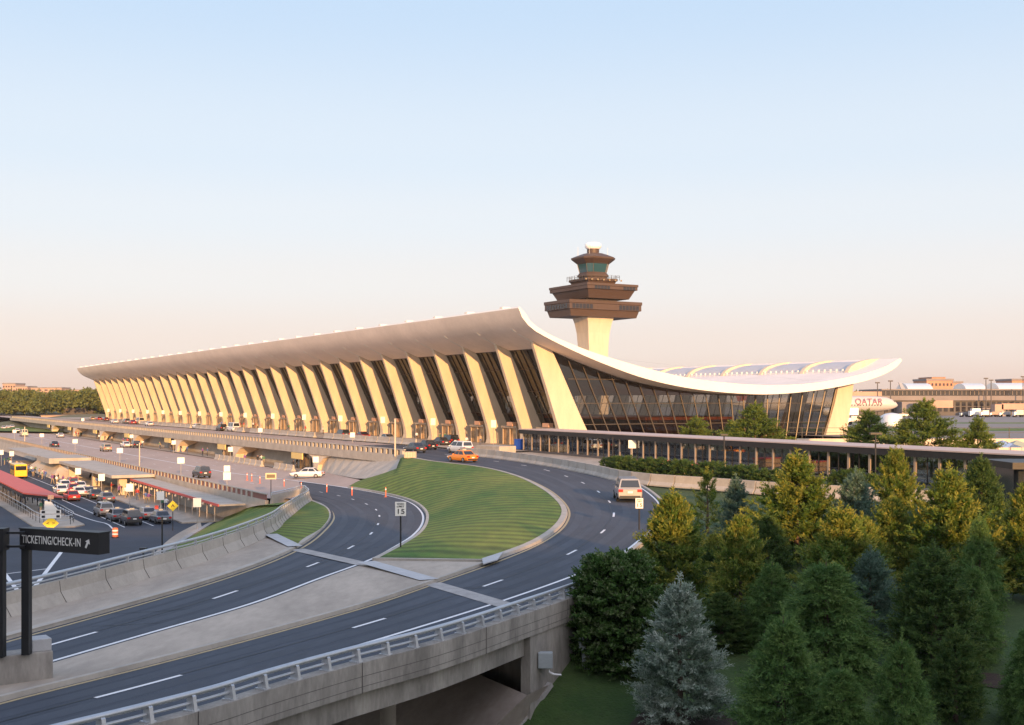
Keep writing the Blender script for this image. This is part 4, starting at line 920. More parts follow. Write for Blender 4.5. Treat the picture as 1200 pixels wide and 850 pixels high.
def car(kind, colour, px, py, z, head, label, group=None, cat=None, taxi=None):
    key = (kind, colour, bool(taxi))
    if key not in protos:
        o = make_car(kind, colour, roof_sign=CM['cream'] if taxi else None); protos[key] = o
    else: o = dup(protos[key])
    p = G(px, py, z); o.location = (p.x, p.y, z + .01); o.rotation_euler = (0, 0, head)
    o.name = ('taxi' if taxi else {'van': 'delivery_van'}.get(kind, kind + '_car'))
    for k in ('label', 'category', 'group'):
        if k in o: del o[k]
    tag(o, label, cat or ('taxi' if taxi else {'van': 'van', 'minivan': 'minivan', 'suv': 'car'}.get(kind, 'car')), group); return o
R = math.radians
V_ = []
def C(*a, **k): V_.append(car(*a, **k))
C('minivan', 'silver', 735.5, 586, 0, R(89), 'silver minivan driving away round the outer bend')
C('sedan', 'orange', 542, 541.5, 0, HU + R(6), 'orange taxi cab turning onto the departures road', taxi=1)
C('minivan', 'white', 539, 531, 0, HU + R(2), 'white minivan just ahead of the orange taxi')
C('sedan', 'black', 500, 527, 0, HU, 'black sedan with lit red tail lamps left of the white minivan', group='cars on the departures road')
C('sedan', 'charcoal', 516, 522.5, 0, HU, 'dark sedan at the kerb beside the blue bin side of the columns', group='cars on the departures road')
C('suv', 'black', 526.5, 521.5, 0, HU, 'black sport utility car parked first at the kerb from the terminal corner', group='cars on the departures road')
C('sedan', 'charcoal', 486, 530.5, 0, HU, 'charcoal sedan close behind the end of the notched viaduct parapet', group='cars on the departures road')
C('sedan', 'silver', 453, 517.5, 0, HU, 'silver sedan with red tail lamps left of the tall pale pole', group='cars on the departures road')
C('sedan', 'maroon', 424, 514.5, 0, HU, 'maroon sedan queued behind the silver sedan at the kerb', group='cars on the departures road')
C('suv', 'charcoal', 401, 513.5, 0, HU, 'dark sport utility car with open look beside the small white sign', group='cars on the departures road')
C('van', 'white', 273.5, 506, 0, HU, 'tall white van standing at the departures kerb', group='cars on the departures road')
C('suv', 'black', 259.5, 505.3, 0, HU, 'black sport utility car ahead of the tall white van', group='cars on the departures road')
C('sedan', 'white', 231, 502.5, 0, HU, 'bright white sedan alone in the middle of the departures deck', group='cars on the departures road')
C('sedan', 'white', 175, 499.5, 0, HU, 'white sedan behind the cream van on the far departures deck', group='cars on the departures road')
C('van', 'cream', 164, 497.5, 0, HU, 'cream van among the far cars on the departures deck', group='cars on the departures road')
C('sedan', 'red', 155, 497.5, 0, HU, 'red sedan beside the cream van on the far departures deck', group='cars on the departures road')
C('suv', 'grey', 148, 496.8, 0, HU, 'grey sport utility car ahead of the red sedan on the far deck', group='cars on the departures road')
C('sedan', 'white', 134, 496.5, 0, HU, 'white low sedan in the outer lane of the far departures deck', group='cars on the departures road')
C('sedan', 'maroon', 124, 493.7, 0, HU, 'maroon sedan in the far kerb line of the deck', group='cars on the departures road')
C('sedan', 'red', 116, 493.0, 0, HU, 'red sedan in the far kerb line of the deck', group='cars on the departures road')
C('sedan', 'gold', 108, 492.6, 0, HU, 'gold sedan farthest along the departures deck', group='cars on the departures road')
# arrivals level
C('sedan', 'white', 360, 560, -3.7, R(176), 'white sedan seen side-on crossing the arrivals road')
C('suv', 'charcoal', 236, 560, -4, HU, 'dark sport utility car with bright rear driving along the arrivals road near the parapet', group='cars on the arrivals road')
C('minivan', 'gold', 124, 529, -4, HU, 'gold minivan halfway along the arrivals road', group='cars on the arrivals road')
C('suv', 'black', 158.5, 525, -4, HU, 'black sport utility car by the third viaduct pier', group='cars on the arrivals road')
C('sedan', 'white', 147, 524.5, -4, HU, 'white sedan beside the black car at the arrivals kerb', group='cars on the arrivals road')
C('sedan', 'black', 63.5, 524, -4, HU, 'black sedan alone near the parapet on the far arrivals road', group='cars on the arrivals road')
C('sedan', 'white', 70.5, 513, -4, HU, 'white sedan under the far viaduct edge on the arrivals road', group='cars on the arrivals road')
C('van', 'cream', 28, 511.5, -4, HU, 'cream van on the far arrivals road beside a white sign', group='cars on the arrivals road')
C('sedan', 'white', 20, 507, -4, HU, 'white sedan beyond the cream van on the far arrivals road', group='cars on the arrivals road')
for i, (x, y) in enumerate(((4, 503.6), (9, 502.8), (14, 502.2))): C('sedan', 'white', x, y, -4, HU, f'{nth(i)} white sedan from the left in the tight far row at the left edge', group='row of distant white cars')
# taxi lanes
tx = [('suv', 'charcoal', 153, 614.5, 'dark sport utility taxi with tan bumper, nearest of the middle trio'), ('sedan', 'grey', 136.5, 610, 'grey taxi sedan between two other taxis in the nearest row'), ('suv', 'silver', 121.5, 604.5, 'silver sport utility taxi left of the grey sedan taxi'),
      ('sedan', 'silver', 172, 608, 'silver taxi sedan beside the red stop sign'), ('sedan', 'grey', 187.5, 612.5, 'grey taxi sedan nearest the yellow diamond sign'),
      ('sedan', 'grey', 124, 588.5, 'grey taxi sedan in the lane by the wall sidewalk, last of its queue'), ('sedan', 'charcoal', 111, 584.5, 'charcoal taxi sedan second from the end of the wall-side queue'), ('sedan', 'silver', 102.5, 581, 'silver taxi sedan third from the end of the wall-side queue'),
      ('sedan', 'red', 84, 586.5, 'red taxi sedan at the tip of the red canopy'), ('sedan', 'white', 91.5, 581.5, 'white taxi sedan right behind the red canopy tip'), ('sedan', 'red', 85, 577.5, 'red taxi sedan between the white taxis'), ('sedan', 'white', 71, 579, 'white taxi sedan half hidden by the red canopy'), ('suv', 'red', 84.5, 571.5, 'red sport utility taxi toward the head of the queue'), ('sedan', 'white', 75, 573, 'white taxi sedan farther up the queue beside the red canopy'), ('sedan', 'white', 93, 574.5, 'white taxi sedan between the red cars and the wall-side queue')]
for kd, cl, x, y, lb in tx: C(kd, cl, x, y, -7, HU, lb, group='taxis waiting below the wall', taxi=1)
for k, p in enumerate(((14, 553.5), )):
    b = thing('shuttle_bus', 'yellow shuttle bus standing behind the red canopy', 'bus', tuple(G(22, 560, -7)), HU)
    mb = MB(); mb.box((0, 0, 1.55), (6.5, 2.3, 2.4)); mb.build('body', CM['yellow'], b, world=False, bevel=.12)
    for y in (-1.16, 1.16): mb = MB(); mb.box((-.2, y, 2.0), (5.6, .04, .8)); mb.build('side_window', glassdark, b, world=False)
    mb = MB(); mb.box((-3.26, 0, 2.0), (.04, 1.9, .8)); mb.build('rear_window', glassdark, b, world=False)
    for x in (-2, 2):
        for y in (-1.05, 1.05): mb = MB(); mb.tube([(x, y - .12, .42), (x, y + .12, .42)], .42, 14); mb.build('wheel', tyre, b, world=False)

# ================================================================== SIGNS, CONES, POLES
whitesign = mat('sign_white', (.80, .78, .72), .5); yellowsign = mat('sign_yellow', (.85, .62, .03), .5); galv = mat('galvanised_post', (.40, .38, .36), .5, metal=.5)
black = M['signblack']
def sign(px, py_base, z, H_, w, h, m, label, face=None, txt=None, group=None, diamond=False, post=None, cat='sign', name='road_sign', extra=None):
    p = G(px, py_base, z); t = thing(name, label, cat, tuple(p), group=group)
    d = Vector((-p.x, -p.y, 0)).normalized() if face is None else face; x = Vector((-d.y, d.x, 0)) 
    mb = MB(); mb.tube([p, p + Z * (H_ + h * .4)], .045 if H_ < 4 else .07, 6); mb.build('post', post or galv, t)
    c = p + Z * (H_ + h / 2) + d * .06
    mb = MB()
    if diamond: mb.prism([c - Z * h / 2, c + x * w / 2, c + Z * h / 2, c - x * w / 2], d * .02)
    else: mb.box(c, (w, .03, h), (x, d, Z))
    pn = mb.build('panel', m, t)
    if txt:
        for (s, sz, dz, wd_) in txt: text_mesh('lettering', s, sz, black, t, c + d * .035 + Z * dz - x * 0, x, align='CENTER', width=wd_)
    if extra: extra(t, c, x, d)
    return t
toY = Vector((.05, -1, 0)).normalized()
sign(469.5, 645, -.45, 1.9, .6, .78, whitesign, 'white SPEED LIMIT 15 sign on a black post on the grass island', face=toY, txt=[('SPEED', .13, .27, .4), ('LIMIT', .13, .13, .4), ('15', .38, -.15, .37)], post=M['steel'])
sign(749, 622, -.05, 1.35, .46, .62, whitesign, 'white SPEED LIMIT 15 sign right of the minivan', face=toY, txt=[('SPEED', .1, .21, .32), ('LIMIT', .1, .1, .32), ('15', .3, -.12, .3)], post=M['steel'])
def frame_(t, c, x, d):
    mb = MB(); mb.box(c + d * .02, (1.02, .01, .42), (x, d, Z)); mb.build('dark_panel', mat('panel_olive', (.16, .12, .07), .6), t)
sign(317.5, 583, -3.9, 2.2, 1.3, .75, mat('sign_cream', (.65, .52, .32), .5), 'small cream and dark lane sign standing by the loop of the barrier', face=toY, extra=frame_, post=M['steel'])
DZ = [(202.5, 628, -7, 3.0, 1.15, 1.15, 'large yellow diamond sign at the end of the taxi lanes')]
sign(202.5, 622, -7, 2.2, 1.25, 1.25, yellowsign, 'yellow diamond warning sign beside the end of the taxi lanes', diamond=True, post=M['steel'], txt=[('^', .8, -.12, .4)])
for x, y, nm in ((14, 491, 'leftmost'), (31, 491, 'middle'), (60, 491, 'rightmost')): sign(x, y, -3.7, 3, 3.4, 3.4, yellowsign, f'distant yellow diamond sign beyond the lawn, {nm} of three', diamond=True, group='distant yellow diamonds')
# cluster sign on the island: yellow diamond, double boards, white sign on top
pc_ = G(59.5, 628, -6.84); t = thing('island_sign', 'stacked sign with yellow diamond, two boards and white panel on the island tip', 'sign', tuple(pc_))
d = Vector((.3, -1, 0)).normalized(); x = Vector((-d.y, d.x, 0))
mb = MB(); mb.tube([pc_, pc_ + Z * 4.4], .06, 6); mb.build('post', galv, t)
mb = MB(); c = pc_ + Z * 1.35 + d * .06; mb.prism([c - Z * .75, c + x * .85, c + Z * .75, c - x * .85], d * .03); mb.build('diamond_panel', yellowsign, t)
text_mesh('arrow_mark', '< >', .5, black, t, c + d * .05, x, align='CENTER', width=.9)
for k in (0, 1):
    c = pc_ + Z * (2.1 + k * .5) + d * .08; mb = MB(); mb.box(c, (2.1, .04, .42), (x, d, Z)); mb.build('board', whitesign, t)
    for s in (-.75, .75): mb = MB(); mb.box(c + x * s + d * .03, (.35, .02, .26), (x, d, Z)); mb.build('dark_mark', black, t)
mb = MB(); c = pc_ + Z * 3.1 + d * .12; mb.prism([c - x * .65 - Z * .3, c + x * .75 - Z * .3, c + x * .1 + Z * .55, c - x * .6 + Z * .7], d * .03); mb.build('white_panel', whitesign, t)
mb = MB(); mb.box(pc_ + Z * 4.2, (.6, .05, .45), (x, d, Z)); mb.build('top_panel', M['pinkwall'], t)
# small white signs
ws = [(17, 516, -4, 'arrivals'), (49, 522, -4, 'arrivals'), (88, 531, -4, 'arrivals'), (140.5, 545, -4, 'arrivals'), (212, 560, -4, 'arrivals'), (97, 497, 0, 'deck'), (203.5, 531, -3.86, 'pier'), (270, 541, -3.86, 'pier'), (370, 556, -3.86, 'pier'), (154, 522, -3.86, 'pier'), (305, 512, 0, 'deck'), (413, 519, 0, 'deck'), (152, 598, -6.84, 'wall'), (188, 610, -6.84, 'wall'), (231, 620, -6.84, 'wall'), (119, 583, -6.84, 'wall'), (91.5, 574, -6.84, 'wall'), (13.7, 548, -6.84, 'wall'), (1.5, 546, -6.84, 'wall')]
names_ = {'arrivals': 'square white sign on a thin post along the arrivals road parapet', 'deck': 'square white sign at the edge of the departures deck', 'pier': 'white number sign standing before a viaduct pier', 'wall': 'white sign on a tall post along the taxi sidewalk'}
cnt_ = {}
for x, y, z, w in ws:
    cnt_[w] = cnt_.get(w, -1) + 1
    sign(x, y, z, {'arrivals': 2.2, 'deck': 1.0, 'pier': 1.9, 'wall': 2.5}[w], .9 if w != 'arrivals' else 1.05, .9 if w != 'wall' else 1.05, whitesign, f'{nth(cnt_[w])} listed ' * 0 + {'arrivals': ['small distant square white sign beside the cream van on the arrivals road', 'distant square white sign beyond the black sedan on the arrivals road', 'square white sign near the parapet right of the black sedan', 'square white sign near the parapet below the gold minivan', 'square white sign near the parapet left of the dark driving car'], 'deck': ['white sign at the far edge of the departures deck', 'white sign on the deck above the second viaduct pier', 'white sign on the deck beside the dark open-looking car'], 'pier': ['white number sign before the third viaduct pier', 'white number sign before the second viaduct pier', 'white number sign before the pier by the white sedan', 'white number sign before the fourth viaduct pier'], 'wall': ['white sign on a tall post beside the last wall-side taxi queue cars', 'white sign on a tall post left of the yellow diamond sign', 'white sign on a tall post nearest the grass slope, right of the yellow diamond', 'white sign on a tall post at the corner of the slab canopy', 'white sign on a tall post before the tan pavilion', 'white sign on a tall post above the yellow shuttle bus', 'white sign on a tall post at the left edge above the red canopy']}[w][cnt_[w]], group={'arrivals': 'white signs along the arrivals road', 'deck': 'white signs on the departures deck', 'pier': 'white signs before the piers', 'wall': 'white signs on the taxi sidewalk'}[w])
sign(266, 574, -4, 1.3, .95, 1.0, whitesign, 'tall double white sign near the parapet beside the traffic posts', extra=lambda t, c, x, d: (lambda m_: (m_.box(c + Z * 1.0, (.8, .03, .8), (x, d, Z)), m_.build('upper_panel', whitesign, t)))(MB()))
sign(741, 541, 0, 1.7, 1.0, 1.05, whitesign, 'square white sign on a post before the hedge by the walkway')
sign(183.5, 607, -6.84, 1.1, .45, .45, mat('sign_red', (.6, .03, .03), .4), 'small red sign on a post beside the taxis')
# crosswalk signs in front of the terminal (white plates on posts by every second vestibule)
for k in range(15):
    u = 18 + 24.4 * k; p = W(u, 3, .14); x, y = 600 + F * p.x / p.y, HORIZON + (EYE - .14) * F / p.y
    sign(x, y, .14, 3.0, .9, 1.3, whitesign, f'{nth(k)} slim white door number sign from the blue bin, before the glass vestibules', group='door number signs along the terminal', name='door_sign')
def cone(px, py, z, label, group=None):
    p = G(px, py, z); t = thing('channelizer_post', label, 'traffic post', tuple(p), group=group)
    mb = MB(); mb.lathe([(.22, 0), (.22, .05), (.06, .08), (.055, 1.05), (.03, 1.1)], p, 8); mb.build('tube', M['orange'], t)
    mb = MB(); mb.lathe([(.063, .78), (.063, .95)], p, 8); mb.build('reflective_band', whitesign, t)
for i, (x, y, z) in enumerate(((289.6, 563, -4), (295, 564, -4), (304.6, 567, -4), (333, 571, -3.8), (353, 575, -3.7), (383, 578, -3.2), (412.5, 582, -2.85), (452, 583, -2.55))):
    cone(x, y, z, f'{nth(i)} slim orange traffic post from the left along the ramp line' if i < 6 else ['slim orange traffic post at the left tip of the grass island', 'slim orange traffic post in front of the grass island, rightmost of the line'][i - 6], 'orange traffic posts')
bp = G(135, 630, -7); t = thing('traffic_barrel', 'orange and white striped traffic barrel at the end of the lane line', 'barrel', tuple(bp))
mb = MB(); mb.lathe([(.32, 0), (.3, 1.0), (.2, 1.05)], bp, 14); mb.build('drum', M['orange'], t)
for h in (.3, .68): mb = MB(); mb.lathe([(.322, h), (.312, h + .16)], bp, 14); mb.build('white_band', whitesign, t)
mb = MB(); mb.lathe([(.42, 0), (.42, .07)], bp, 10); mb.build('base', black, t)
def pole(px, py, z, h, label, head=None, m=None, r=.07, group=None):
    p = G(px, py, z); t = thing('lamp_post' if head else 'pole', label, 'lamp post' if head else 'pole', tuple(p), group=group)
    mb = MB(); mb.tube([p, p + Z * h], r, 8); mb.build('post', m or galv, t)
    if head: mb = MB(); mb.box(p + Z * (h + .06), (head, .5, .16)); mb.build('lamp_head', m or galv, t)
    return t
pole(463, 535, 0, 5.3, 'tall pale pole rising beside the end of the notched parapet', r=.12, m=M['terminal'])
pole(163.5, 546, -4, 4.2, 'thin pale pole standing at the near edge of the arrivals road', r=.1, m=M['terminal'])
pole(29, 519, -4, 4.5, 'thin pale pole on the far arrivals road beside the cream van', r=.12, m=M['terminal'])
pole(190, 664, -7, 4.3, 'black post with small head beyond the barrier on the side path', m=M['steel'], head=.01)
pole(168, 668, -7, 1.8, 'short black lamp bollard beyond the barrier on the side path', m=M['steel'], head=.55)
pole(848.5, 560, 0, 4.3, 'dark post with wide flat head before the walkway, left of the larger conifers', m=M['steel'], head=.7)
pole(718, 545, 0, 3.4, 'thin dark post before the walkway above the square white sign', m=M['steel'])
pole(1026, 575, 0, 4.9, 'dark post with wide flat lamp head before the right part of the walkway', m=M['steel'], head=1.0)
# planters, hedge
for x, y, lb in ((765, 551, 'red-rimmed tan planter box nearest the white sign'), (815, 556, 'red-rimmed tan planter box among the hedge shrubs')):
    p = G(x, y, 0); t = thing('planter_box', lb, 'planter', tuple(p), group='red-rimmed planters'); mb = MB(); mb.box(p + Z * .5, (3.6, 1.6, 1.0)); mb.build('box', mat('planter_tan', (.50, .33, .2), .8) if x < 800 else bpy.data.materials['planter_tan'], t); mb = MB(); mb.box(p + Z * 1.05, (3.8, 1.8, .12)); mb.build('rim', M['red'], t)
p = G(481, 537, 0); t = thing('crash_cushion', 'slatted cream crash cushion crate at the end of the viaduct parapet', 'crate', tuple(p))
mb = MB(); mb.box(p + Z * .45, (1.6, .9, .85)); mb.build('crate_body', M['terminal'], t)
mb = MB()
for k in range(5): mb.box(p + Vector((-.7 + k * .35, -.47, .45)), (.05, .04, .9))
for k in range(4): mb.box(p + Vector((0, -.48, .1 + k * .24)), (1.64, .04, .04))
mb.build('slats', M['pinkwall'], t)

# ================================================================== PEOPLE
def make_person(pose):
    vs = dict(pelvis=(0, 0, .95), belly=(0, .01, 1.12), chest=(0, .02, 1.33), neck=(0, .01, 1.5), head=(0, -.02, 1.6), top=(0, 0, 1.74),
              ls=(.19, 0, 1.42), le=(.25, .03, 1.14), lh=(.24, -.08, .88), lf=(.24, -.1, .8), rs=(-.19, 0, 1.42), re=(-.25, .03, 1.14), rh=(-.24, -.08, .88), rf=(-.24, -.1, .8),
              lp=(.1, 0, .88), lk=(.1, -.03, .5), la=(.1, .02, .09), lt=(.1, -.16, .04), rp=(-.1, 0, .88), rk=(-.1, -.03, .5), ra=(-.1, .02, .09), rt=(-.1, -.16, .04))
    if pose == 1: vs.update(lk=(.1, -.2, .52), la=(.1, -.3, .1), lt=(.1, -.46, .06), rk=(-.1, .1, .5), ra=(-.1, .34, .14), rt=(-.1, .2, .05), lh=(.25, .22, .95), rh=(-.24, -.25, 1.0), lf=(.25, .25, .88), rf=(-.24, -.3, .95))
    if pose == 2: vs.update(le=(.3, -.1, 1.2), lh=(.22, -.33, 1.25), lf=(.2, -.4, 1.27), lk=(.14, -.03, .5), la=(.17, .02, .09), lt=(.19, -.15, .04))
    E = [('pelvis', 'belly'), ('belly', 'chest'), ('chest', 'neck'), ('neck', 'head'), ('head', 'top'), ('chest', 'ls'), ('ls', 'le'), ('le', 'lh'), ('lh', 'lf'), ('chest', 'rs'), ('rs', 're'), ('re', 'rh'), ('rh', 'rf'), ('pelvis', 'lp'), ('lp', 'lk'), ('lk', 'la'), ('la', 'lt'), ('pelvis', 'rp'), ('rp', 'rk'), ('rk', 'ra'), ('ra', 'rt')]
    RD = dict(pelvis=.15, belly=.135, chest=.15, neck=.06, head=.1, top=.07, ls=.07, le=.048, lh=.035, lf=.035, rs=.07, re=.048, rh=.035, rf=.035, lp=.095, lk=.062, la=.045, lt=.04, rp=.095, rk=.062, ra=.045, rt=.04)
    ks = list(vs); me = bpy.data.meshes.new('skeleton'); me.from_pydata([vs[k] for k in ks], [(ks.index(a), ks.index(b)) for a, b in E], [])
    o = bpy.data.objects.new('tmp', me); COL.objects.link(o); sk = o.modifiers.new('s', 'SKIN'); 
    if not me.skin_vertices: 
        me.attributes.new('skin_tmp', 'FLOAT', 'POINT')
    lay = me.skin_vertices[0].data if me.skin_vertices else None
    if lay:
        for i, k in enumerate(ks): lay[i].radius = (RD[k], RD[k] * (.75 if k in ('pelvis', 'belly', 'chest') else 1)); lay[i].use_root = (k == 'pelvis')
    ss = o.modifiers.new('d', 'SUBSURF'); ss.levels = 1; ss.render_levels = 1
    dg = bpy.context.evaluated_depsgraph_get(); out = bpy.data.meshes.new_from_object(o.evaluated_get(dg)); bpy.data.objects.remove(o)
    for m_ in range(4): out.materials.append(SKINM[m_])
    for p in out.polygons:
        z = p.center.z; x = abs(p.center.x); p.use_smooth = True
        p.material_index = 3 if (z > 1.64 or (z > 1.56 and p.center.y > .04)) else 0 if (z > 1.5 or (x > .2 and z < .93)) else 1 if z > .98 else 2
    out.name = 'person_body'
    return out
SKINM = [mat('skin', (.45, .27, .19), .6), mat('shirt', (.6, .6, .6), .9), mat('trousers', (.05, .06, .1), .9), mat('hair', (.04, .025, .02), .8)]
shirts = {k: mat('shirt_' + k, c, .9) for k, c in dict(white=(.7, .7, .68), red=(.45, .06, .05), blue=(.08, .14, .35), black=(.02, .02, .025), tan=(.42, .32, .2), green=(.08, .2, .1), purple=(.2, .08, .25)).items()}
trs = {k: mat('trousers_' + k, c, .9) for k, c in dict(dark=(.03, .035, .05), jeans=(.07, .1, .18), khaki=(.35, .28, .18)).items()}
import mathutils
# bmesh creates the skin layer reliably
def ensure_skin():
    pass
try:
    poses = []
    _orig = bpy.data.meshes.new
    for k_ in range(3): poses.append(make_person(k_))
except Exception as ex:
    print('person failed', ex); poses = []
prnd = random.Random(11); pcount = 0
def person(p, head, shirt, tr, pose, label, group):
    o = bpy.data.objects.new('person', poses[pose]); COL.objects.link(o); o.location = p; o.rotation_euler = (0, 0, head)
    for sl, m_ in ((1, shirts[shirt]), (2, trs[tr])): o.material_slots[sl].link = 'OBJECT'; o.material_slots[sl].material = m_
    o.scale = [prnd.uniform(.94, 1.06)] * 3
    return tag(o, label, 'person', group)
where_ = [((287, 543, -3.86), 'purple', 'khaki', 0, 'pulling a bag in front of the second viaduct pier'), ((301, 538, -3.86), 'red', 'dark', 1, 'striding beneath the viaduct beside the second pier'), ((344, 551, -3.86), 'black', 'dark', 0, 'standing behind the roof of the white sedan'), ((348, 549, -3.86), 'black', 'dark', 2, 'standing at the doorway right behind the white sedan'), ((361, 545, -3.86), 'black', 'jeans', 1, 'walking past the pier right of the white sedan'), ((547, 523, .14), 'white', 'khaki', 0, 'standing on the kerb above the orange taxi')]
for (x, y, z), s, tr, po, lb in where_:
    person(G(x, y, z), prnd.uniform(0, 6.28), s, tr, po, f'person in a {s} top {lb}', None)
def crowd(n, u0, u1, v0, v1, z, gname, where__):
    for i in range(n):
        u = prnd.uniform(u0, u1); v = prnd.uniform(v0, v1); s = prnd.choice(list(shirts)); tr = prnd.choice(list(trs)); po = prnd.randrange(3)
        person(W(u, v, z), prnd.uniform(0, 6.28), s, tr, po, f'{nth(i)} person {where__}, {s} top, {tr} trousers, {["standing", "walking", "reaching out"][po]}', gname)
if poses:
    crowd(22, 15, 260, -1, 4, .14, 'people outside the departures doors', 'outside the departures doors')
    crowd(26, 45, 260, -30.2, -28.6, -3.86, 'people on the arrivals sidewalk', 'on the arrivals sidewalk')
    crowd(14, -5, 55, -59.4, -58.3, -6.84, 'people on the taxi sidewalk', 'on the taxi sidewalk')
    crowd(34, 55, 150, -64, -62.3, -7, 'people queuing by the pavilion', 'in the queue by the pavilion')
    crowd(20, -2, 60, -74.6, -73.4, -6.84, 'people under the red canopy', 'under the red canopy')

# ================================================================== AIRSIDE, FAR BUILDINGS
def prism_y(mb, x0, x1, y, d, z0, z1, mi=0): mb.box(((x0 + x1) / 2, y + d / 2, (z0 + z1) / 2), (x1 - x0, d, z1 - z0), mi=mi)
YC = 520; zc = lambda py, Y=YC: EYE + (HORIZON - py) * Y / F; xc = lambda px, Y=YC: (px - 600) / F * Y
cc_ = thing('concourse', 'long low dark concourse building with rows of windows beyond the apron', 'building', (xc(1120), YC, 1.4))
mb = MB(); prism_y(mb, xc(1000), xc(1260), YC, 40, 1.4, zc(464.5)); mb.build('lower_wall', M['conc_dk'], cc_)
mb = MB(); prism_y(mb, xc(996), xc(1260), YC - 1.5, 42, zc(469.5), zc(464)); mb.build('mid_band', M['conc_lt'], cc_)
mb = MB(); prism_y(mb, xc(1036), xc(1260), YC + 3, 30, zc(464), zc(456.5)); mb.build('upper_wall', M['towerdark'], cc_)
mb = MB(); prism_y(mb, xc(1034), xc(1260), YC + 1, 34, zc(457.5), zc(456)); mb.build('roof', M['conc_lt'], cc_)
mb = MB(); prism_y(mb, xc(1000), xc(1036), YC + 3, 30, zc(464), zc(459)); mb.build('west_block', M['pinkwall'], cc_)
for k in range(46):
    mb = MB(); x = xc(1040) + k * 1.85; prism_y(mb, x, x + .3, YC + 2.8, .3, zc(463), zc(458.5)); mb.build('mullion', M['conc_lt'], cc_)
for k in range(34):
    x = xc(1022) + k * 2.6
    mb = MB(); prism_y(mb, x, x + 1.7, YC - .1, .2, zc(476), zc(471)); prism_y(mb, x, x + 1.7, YC - .1, .2, zc(482.5), zc(477)); mb.build('window', M['towerdark'], cc_)
mb = MB(); prism_y(mb, xc(1050), xc(1082), YC - 8, 8, 1.4, zc(471)); mb.build('gate_room', M['conc_lt'], cc_); mb = MB(); prism_y(mb, xc(1145), xc(1168), YC - 6, 6, 1.4, zc(478)); mb.build('gate_room', M['conc_lt'], cc_)
for x0, x1, y0, y1, yb, lb in ((1083, 1117, 469.5, 478, 500, 'tan jet bridge beside the conifers'), (1166, 1176, 474, 488, 495, 'short pale jet bridge standing on its column'), (1174, 1215, 473, 480, 495, 'long tan jet bridge at the right edge')):
    t = thing('jet_bridge', lb, 'jet bridge', (xc((x0 + x1) / 2, yb), yb, 1.45)); mb = MB(); prism_y(mb, xc(x0, yb), xc(x1, yb), yb, 4, zc(y1, yb), zc(y0, yb)); mb.build('tunnel', M['pinkwall'], t)
    mb = MB(); prism_y(mb, xc(x0, yb) + 1, xc(x0, yb) + 2, yb + 1, 1, 1.45, zc(y1, yb) + .1); mb.build('support', M['conc_lt'], t)
# airliner
ap = Vector((xc(1052, 470), 470, 0)); t = thing('airliner', 'white airliner with dark QATAR lettering parked at the concourse behind the terminal', 'airliner', (ap.x - 20, 470, 1.45))
AX = Vector((1, -.12, 0)).normalized(); AY = Vector((.12, 1, 0)).normalized(); zx = zc(473.5, 470); prof = [(0, .1), (.6, .9), (1.8, 1.7), (4, 2.5), (8, 3.0), (14, 3.1), (40, 3.1), (50, 2.6), (60, 1.2), (64, .3)]
mb = MB(); mb.loft([[ap - AX * s + Z * (zx - (0.5 if s < 3 else 0) * (3 - s) / 3) + AY * r * math.cos(a * math.pi / 12) + Z * r * math.sin(a * math.pi / 12) for a in range(24)] for s, r in prof], True, True, 0, True); mb.build('fuselage', mat('fuselage_grey_white', (.50, .47, .45), .4), t)
text_mesh('lettering', 'QATAR', 3.4, mat('lettering_maroon', (.22, .05, .10), .5), t, ap - AX * 11.6 - AY * 3.16 + Z * (zx + .8), AX, align='CENTER', width=10.5, ext=.01)
mb = MB(); 
for k in range(20): mb.box(ap - AX * (7 + k * 1.1) - AY * 3.09 + Z * (zx - .5), (.35, .06, .5), (AX, AY, Z))
mb.build('window', glassdark, t)
mb = MB(); mb.box(ap - AX * 1.9 + Z * (zx + 1.0), (1.2, 2.2, .6), (AX, AY, Z)); mb.build('cockpit_window', glassdark, t)
mb = MB(); mb.prism([ap - AX * 26 - AY * 3 + Z * (zx - 1.6), ap - AX * 38 - AY * 3 + Z * (zx - 1.6), ap - AX * 46 - AY * 30 + Z * (zx + .6), ap - AX * 42 - AY * 30 + Z * (zx + .6)], Z * .4); mb.build('wing', CM['silver'], t)
mb = MB(); mb.lathe([(1.2, 0), (1.6, .8), (1.5, 4), (.9, 5)], ap - AX * 30 - AY * 9 + Z * (zx - 3), 14, ax=(AY, Z, AX)); mb.build('engine', CM['white'], t)
mb = MB(); mb.tube([ap - AX * 5 + Z * 1.5, ap - AX * 5 + Z * (zx - 2.5)], .2, 6); mb.box(ap - AX * 5 + Z * 1.95, (1, .9, 1), (AX, AY, Z)); mb.build('landing_gear', M['steel'], t)
mb = MB(); mb.prism([ap - AX * 52 + Z * (zx + 2), ap - AX * 62 + Z * (zx + 1), ap - AX * 65 + Z * (zx + 11), ap - AX * 61 + Z * (zx + 11)], AY * .5); mb.build('tail_fin', CM['maroon'], t)
